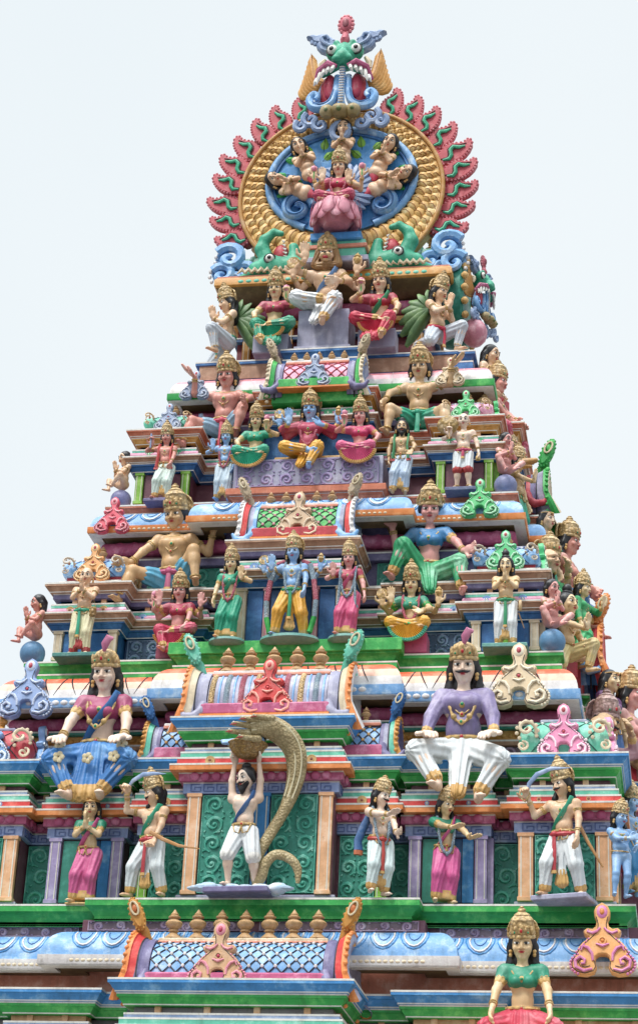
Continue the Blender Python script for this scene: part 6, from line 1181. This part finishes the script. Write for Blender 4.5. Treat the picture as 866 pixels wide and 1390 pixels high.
for px, rt, lb in ((306, -.95, 'kneeling winged statue in white and green cloth facing left with palms joined, under the cornice'), (592, .95, 'kneeling winged statue in white and red cloth facing right with palms joined, under the cornice')):
    T = figure('kneeling_statue', lb, px, 3.05, ZD+.03, 1.52, rot=rt, pose='kneel', skin='skin_cream', cloth='#c3cad4', hem='#d8dde2', crown='tall', yaw=.15 if rt > 0 else -.15, **pray(-.30)); waistcloth(T, '#1f9a78' if rt < 0 else '#c02846', long=.16)
    q = MB(); q.mat(paint('wing_green', '#4c7040', light='#86a868'))
    sd = 1 if rt < 0 else -1; Rm = Matrix.Rotation(-rt, 3, 'Z')
    for i in range(8):
        a = R(100)-i*R(20); L = .24+.02*min(i, 4); c = Vector((sd*math.cos(a), 0, math.sin(a)))
        pts = [Rm @ Vector((sd*.06+c.x*L*u, .09-.02*i*.2-.02*math.sin(3*u), .52+c.z*L*u-.03*i*u)) for u in (0, .35, .7, 1)]; q.tube(pts, [.03, .060, .060, .02], 8, sx=.5)
    q.build('wing', T)
# ---- inside the arch
Tg = figure('seated_statue', 'seated four-armed woman statue in rose sari on a pink lotus, middle of the crowning arch', 458, 3.02, 18.86, 1.50, pose='cross', skin='skin_cream', female=True, dress='skirt', cloth='#b83a5c', top='#b02e50', crown='tall', LH=(-.14, -.17, .28), lh='open', LF=UP, RH=(.13, -.17, .24), rh='open', RF=UP, arms4=(.25, -.06, .30), garland='garland_pink'); hold(Tg, 2, 'lotus_bud', lambda b, w: lotus_bud(b, w, .08)); hold(Tg, 3, 'lotus_bud', lambda b, w: lotus_bud(b, w, .08))
lotus_seat(Tg, .235, .25, .02, y=-.07)
b = MB(); b.mat('teal').box(-.30, .30, .0, .3, -.60, -.34).mat('grey_lilac').box(-.34, .34, -.03, .3, -.61, -.54, .01).mat('salmon').box(-.32, .32, -.02, .3, -.44, -.39, .008).mat('blue').box(-.26, .26, -.04, .3, -.35, -.26, .01); b.build('pedestal', Tg)
q = MB(); q.mat('bluegrey')
for i in range(26):
    a = i*math.pi*2/26; q.tube([(.05*math.cos(a), .24, .42+.05*math.sin(a)), (.18*math.cos(a), .21, .42+.18*math.sin(a)), (.30*math.cos(a+.12), .22, .42+.30*math.sin(a+.12)), (.345*math.cos(a+.2), .23, .42+.345*math.sin(a+.2))], [.02, .034, .036, .01], 6)
q.build('nimbus', Tg)
for k, (px, py, tl, yw, lb) in enumerate(((465, 217, 0, -.1, 'small bare-chested attendant statue with palms joined at the top of the blue ring'), (421, 237, -.36, .3, 'small attendant statue with palms joined, upper left inside the ring, head tilted outward'), (511, 235, .36, -.3, 'small attendant statue with palms joined, upper right inside the ring, head tilted outward'),
                                        (415, 262, -1.08, .3, 'small attendant statue leaning almost sideways, lower left inside the ring'), (508, 258, 1.08, -.3, 'small attendant statue leaning almost sideways, lower right inside the ring'))):
    p = at(px, py, 3.36); T = figure('attendant_statue', lb, X=p.x, Y=3.36, Z=p.z, s=1.24, pose='bust', skin='skin_cream', head=1.5, dress='none', crown=None, yaw=0, fat=1.3, group='praying attendants round the goddess in the arch', **pray(-.50, .02))
    T.rotation_euler = (0, tl, 0); q = MB(); q.mat('#1f8a5a' if k == 0 else '#c03a52').tube([(0, 0, .02), (0, -.02, -.06), (-.02 if tl < 0 else .02, -.03, -.14)], [.09, .07, .02], 10, sx=.7); q.build('waistcloth', T)
# ---- right flank, seen edge-on
def flank(label, px, py, Y, s, rot, name='seated_statue', seat=True, **k):
    """statue whose head stands at this place on the flank"""
    p = at(px, py, Y); pz = POSE[k.get('pose', 'throne')]['pz']; k.setdefault('pose', 'throne')
    k.setdefault('nod', .08); T = figure(name, label, X=p.x-.03*s, Y=Y, Z=p.z-(pz+.455)*s, s=s, rot=rot, **k)
    if seat: slab(T, .36, .36, .30, 'crimson', 'seat_block', y=.06)
    return T
T = flank('dark-haired bare-shouldered statue looking down to the right from the upper right flank', 668, 482, 3.5, 1.55, 1.15, pose='bust', skin='skin_cream', dress='none', crown=None, fat=1.1, nod=.3, LH=(-.12, -.08, .04), RH=(.12, -.08, .04))
T = flank('large crowned pink statue in profile with hand thrown forward, right flank below the top', 676, 521, 3.4, 1.72, 1.30, skin='skin_pink', cloth='#b8405c', crown='giant', LH=(-.03, -.17, .13), RH=(.05, -.20, .16), rh='open')
T = flank('crowned statue with green shoulders at the right corner of the third storey', 658, 566, 2.95, 1.55, .95, skin='skin_cream', cloth='#3fae6c', top='#3fae6c', female=True, crown='giant')
T = flank('small crowned statue furthest back on the right flank of the third ledge', 689, 590, 3.7, 1.15, 1.3, 'standing_statue', False, pose='stand', skin='skin_rose', cloth='#c03a52', crown='tall')
T = flank('small rose-faced crowned statue just left of the boar-headed one', 694, 610, 3.1, 1.15, 1.0, 'standing_statue', False, pose='stand', skin='skin_rose', cloth='#c03a52', crown='tall')
T = flank('boar-headed statue in green and white in profile behind the lilac ball', 704, 628, 2.8, 1.28, 1.25, 'standing_statue', False, pose='contra', skin='skin_yellow', cloth='#1f9a78', crown='tall', LH=(-.02, -.22, .66), lh='open', LF=UP)
f = info(T); hp_ = f['hp']; link('snout', sdf_mesh([rc(hp_((0, -.05, -.01)), hp_((0, -.17, .0)), .052, .030, 0, .02), rc(hp_((0, -.06, -.045)), hp_((0, -.13, -.055)), .03, .018, 0, .01), el(hp_((-.055, .0, .055)), (.016, .012, .026), 0, .01), el(hp_((.055, .0, .055)), (.016, .012, .026), 0, .01)], .0065, ['#b88c50'], 'snout'), T)
T = flank('dark-haired uncrowned statue in green, its head beside the second eave on the right', 742, 707, 3.1, 1.50, 1.1, 'standing_statue', False, pose='stand', skin='skin_cream', female=True, dress='skirt', cloth='#1f9a78', top='#1f9a78', crown='tiara')
T = flank('large crowned bare-chested statue in blue wrap in profile, right flank above the second storey', 773, 738, 3.5, 1.85, 1.35, skin='skin_pink', cloth='#3f78b8', crown='giant', LH=(-.03, -.18, .15), RH=(.04, -.19, .17), LE=(-1, .3, .1))
T = flank('large gold-crowned statue with green shoulder cloth behind the blue lattice roof', 747, 762, 2.65, 1.95, .95, skin='skin_cream', cloth='#3fae6c', top='#3fae6c', female=True, crown='giant')
T = flank('dark-haired statue with a bun holding one palm up, behind the blue ball', 772, 822, 2.05, 1.42, .95, 'kneeling_statue', False, pose='kneel', skin='skin_yellow', cloth='#d8c48a', crown='bun', LH=(.04, -.25, .36), lh='open', LF=UP, RH=(.14, -.1, .3), head=1.4)
T = flank('crowned statue in green with raised hand just above the bun-haired statue', 792, 800, 3.0, 1.25, 1.2, 'standing_statue', False, pose='stand', skin='skin_yellow', cloth='#3fae6c', top='#3fae6c', crown='tall', RH=(.1, -.2, .74), rh='open', RF=UP)
T = flank('dark-haired woman statue in profile between the two largest crowns on the flank', 830, 925, 2.9, 1.55, 1.05, 'standing_statue', False, pose='stand', skin='skin_yellow', female=True, dress='skirt', cloth='#2f5f9c', top='#7a4a80', crown='tiara')
T = flank('very large moustached face under a jewelled mauve crown beside the teal dome', 826, 985, 2.25, 2.15, .75, skin='skin_beige', cloth='#c08a9c', crown='giant', beard='mo', top='#b88a94', crownmat='gilt_mauve')
T = flank('crowned bare-chested rose-skinned statue in profile at the far edge above the lowest storey', 858, 945, 3.3, 1.95, 1.2, skin='skin_rose', cloth='#c9a878', crown='giant', LH=(-.03, -.18, .15), RH=(.04, -.19, .17))
T = flank('small blue-skinned crowned statue at the edge beyond the lowest corner shrine', 858, 1090, 1.6, 1.2, .9, 'standing_statue', False, pose='stand', skin='skin_blue', cloth='#2f7fb4', crown='tall')
# second guardian head, at the right end of the barrel roof
src = bpy.data.objects['guardian_head']; g2 = src.copy(); COL.objects.link(g2); g2.location = (2.12, 4.05, 17.40); g2.rotation_euler = (0, 0, R(70)); g2.scale = (.66,)*3; g2['label'] = 'small green guardian head seen in profile at the right end of the top roof'
for c in list(src.children): d = c.copy(); COL.objects.link(d); d.parent = g2
q = MB(); q.mat('lotus#d58a9c').ball((2.10, 3.90, 17.12), (.20, .24, .22), 14, 9); q.mat('niche_green').lathe([(0, -.3), (.60, -.3), (.66, 0), (.62, .04), (0, .04)], 22, (1.92, 4.1, 17.75), 'x', sq=(1, 1.15)); q.mat('gold_plain')
for i in range(16): a = R(-40)+R(260)*i/15; q.ball((1.99, 4.1+.63*math.cos(a), 17.75+.72*math.sin(a)), .06, 7, 5)
q.build('side_gable', TOWER)
# ================= street level
b = MB(); b.mat(paint('asphalt', '#3f3f41', wear=.2, rough=.9)).add([(-600, -600, 0), (600, -600, 0), (600, 600, 0), (-600, 600, 0)], [(0, 1, 2, 3)]); o = b.build('ground'); o['kind'] = 'structure'
b = MB(); b.mat(paint('paving', '#8f8a82', wear=.25, rough=.85)).box(-14, 14, -6, 16, -.1, .13, .02); o = b.build('pavement'); o['kind'] = 'structure'
b = MB(); b.mat('eavewhite').box(-40, 40, -14.1, -13.95, .0, .004); o = b.build('road_marking'); o['kind'] = 'structure'
# ------------------------------------------------------------------ sky, light, camera
w = bpy.data.worlds.new('World'); S.world = w; w.use_nodes = True
nt = w.node_tree; N = nt.nodes; L = nt.links; bg = N['Background']
SUN_EL, SUN_AZ = R(58), R(-152)      # direction the light comes from (azimuth measured from +Y towards +X)
sk = N.new('ShaderNodeTexSky'); sk.sky_type = 'NISHITA'; sk.sun_disc = False; sk.sun_elevation = SUN_EL; sk.sun_rotation = SUN_AZ; sk.air_density = 1.; sk.dust_density = 4.
tc = N.new('ShaderNodeTexCoord'); n = N.new('ShaderNodeTexNoise'); n.inputs['Scale'].default_value = 1.6; n.inputs['Detail'].default_value = 3
L.new(tc.outputs['Generated'], n.inputs['Vector'])
r = N.new('ShaderNodeValToRGB'); e = r.color_ramp.elements; e[0].position = .35; e[1].position = .68; SKYK = 10.
e[0].color = (.525*SKYK, .57*SKYK, .59*SKYK, 1); e[1].color = (.565*SKYK, .60*SKYK, .614*SKYK, 1)
L.new(n.outputs['Fac'], r.inputs['Fac'])
mx = N.new('ShaderNodeMixRGB'); mx.inputs['Fac'].default_value = .93; L.new(sk.outputs['Color'], mx.inputs['Color1']); L.new(r.outputs['Color'], mx.inputs['Color2'])
sep = N.new('ShaderNodeSeparateXYZ'); L.new(tc.outputs['Generated'], sep.inputs[0]); zr = N.new('ShaderNodeMapRange'); zr.inputs['From Min'].default_value = .70; zr.inputs['From Max'].default_value = 1.; zr.inputs['To Min'].default_value = 1.; zr.inputs['To Max'].default_value = 4.2   # overcast sky: brightest overhead
L.new(sep.outputs['Z'], zr.inputs['Value']); vm = N.new('ShaderNodeVectorMath'); vm.operation = 'SCALE'; L.new(mx.outputs['Color'], vm.inputs[0]); L.new(zr.outputs['Result'], vm.inputs['Scale']); L.new(vm.outputs['Vector'], bg.inputs['Color']); bg.inputs['Strength'].default_value = .1
sl = bpy.data.lights.new('sun', 'SUN'); sl.energy = 1.5; sl.angle = R(12); sl.color = (1, .96, .9)
so = bpy.data.objects.new('sun', sl); COL.objects.link(so)
_dir = Vector((math.sin(SUN_AZ)*math.cos(SUN_EL), math.cos(SUN_AZ)*math.cos(SUN_EL), math.sin(SUN_EL)))
so.rotation_euler = _dir.to_track_quat('Z', 'Y').to_euler(); so.location = (0, -20, 60)
cam = bpy.data.cameras.new('camera'); co = bpy.data.objects.new('camera', cam); COL.objects.link(co); S.camera = co
cam.sensor_fit = 'VERTICAL'; cam.sensor_height = 24; cam.lens = 24*FOC/1390; cam.clip_end = 3000; cam.clip_start = .2
co.location = EYE; co.rotation_euler = Matrix((_R, _U, -_D)).transposed().to_euler()
S.view_settings.view_transform = 'Standard'; S.view_settings.look = 'None'; S.view_settings.exposure = .72; S.view_settings.gamma = 1; S.view_settings.use_curve_mapping = False
S.cycles.max_bounces = 6; S.cycles.use_adaptive_sampling = True
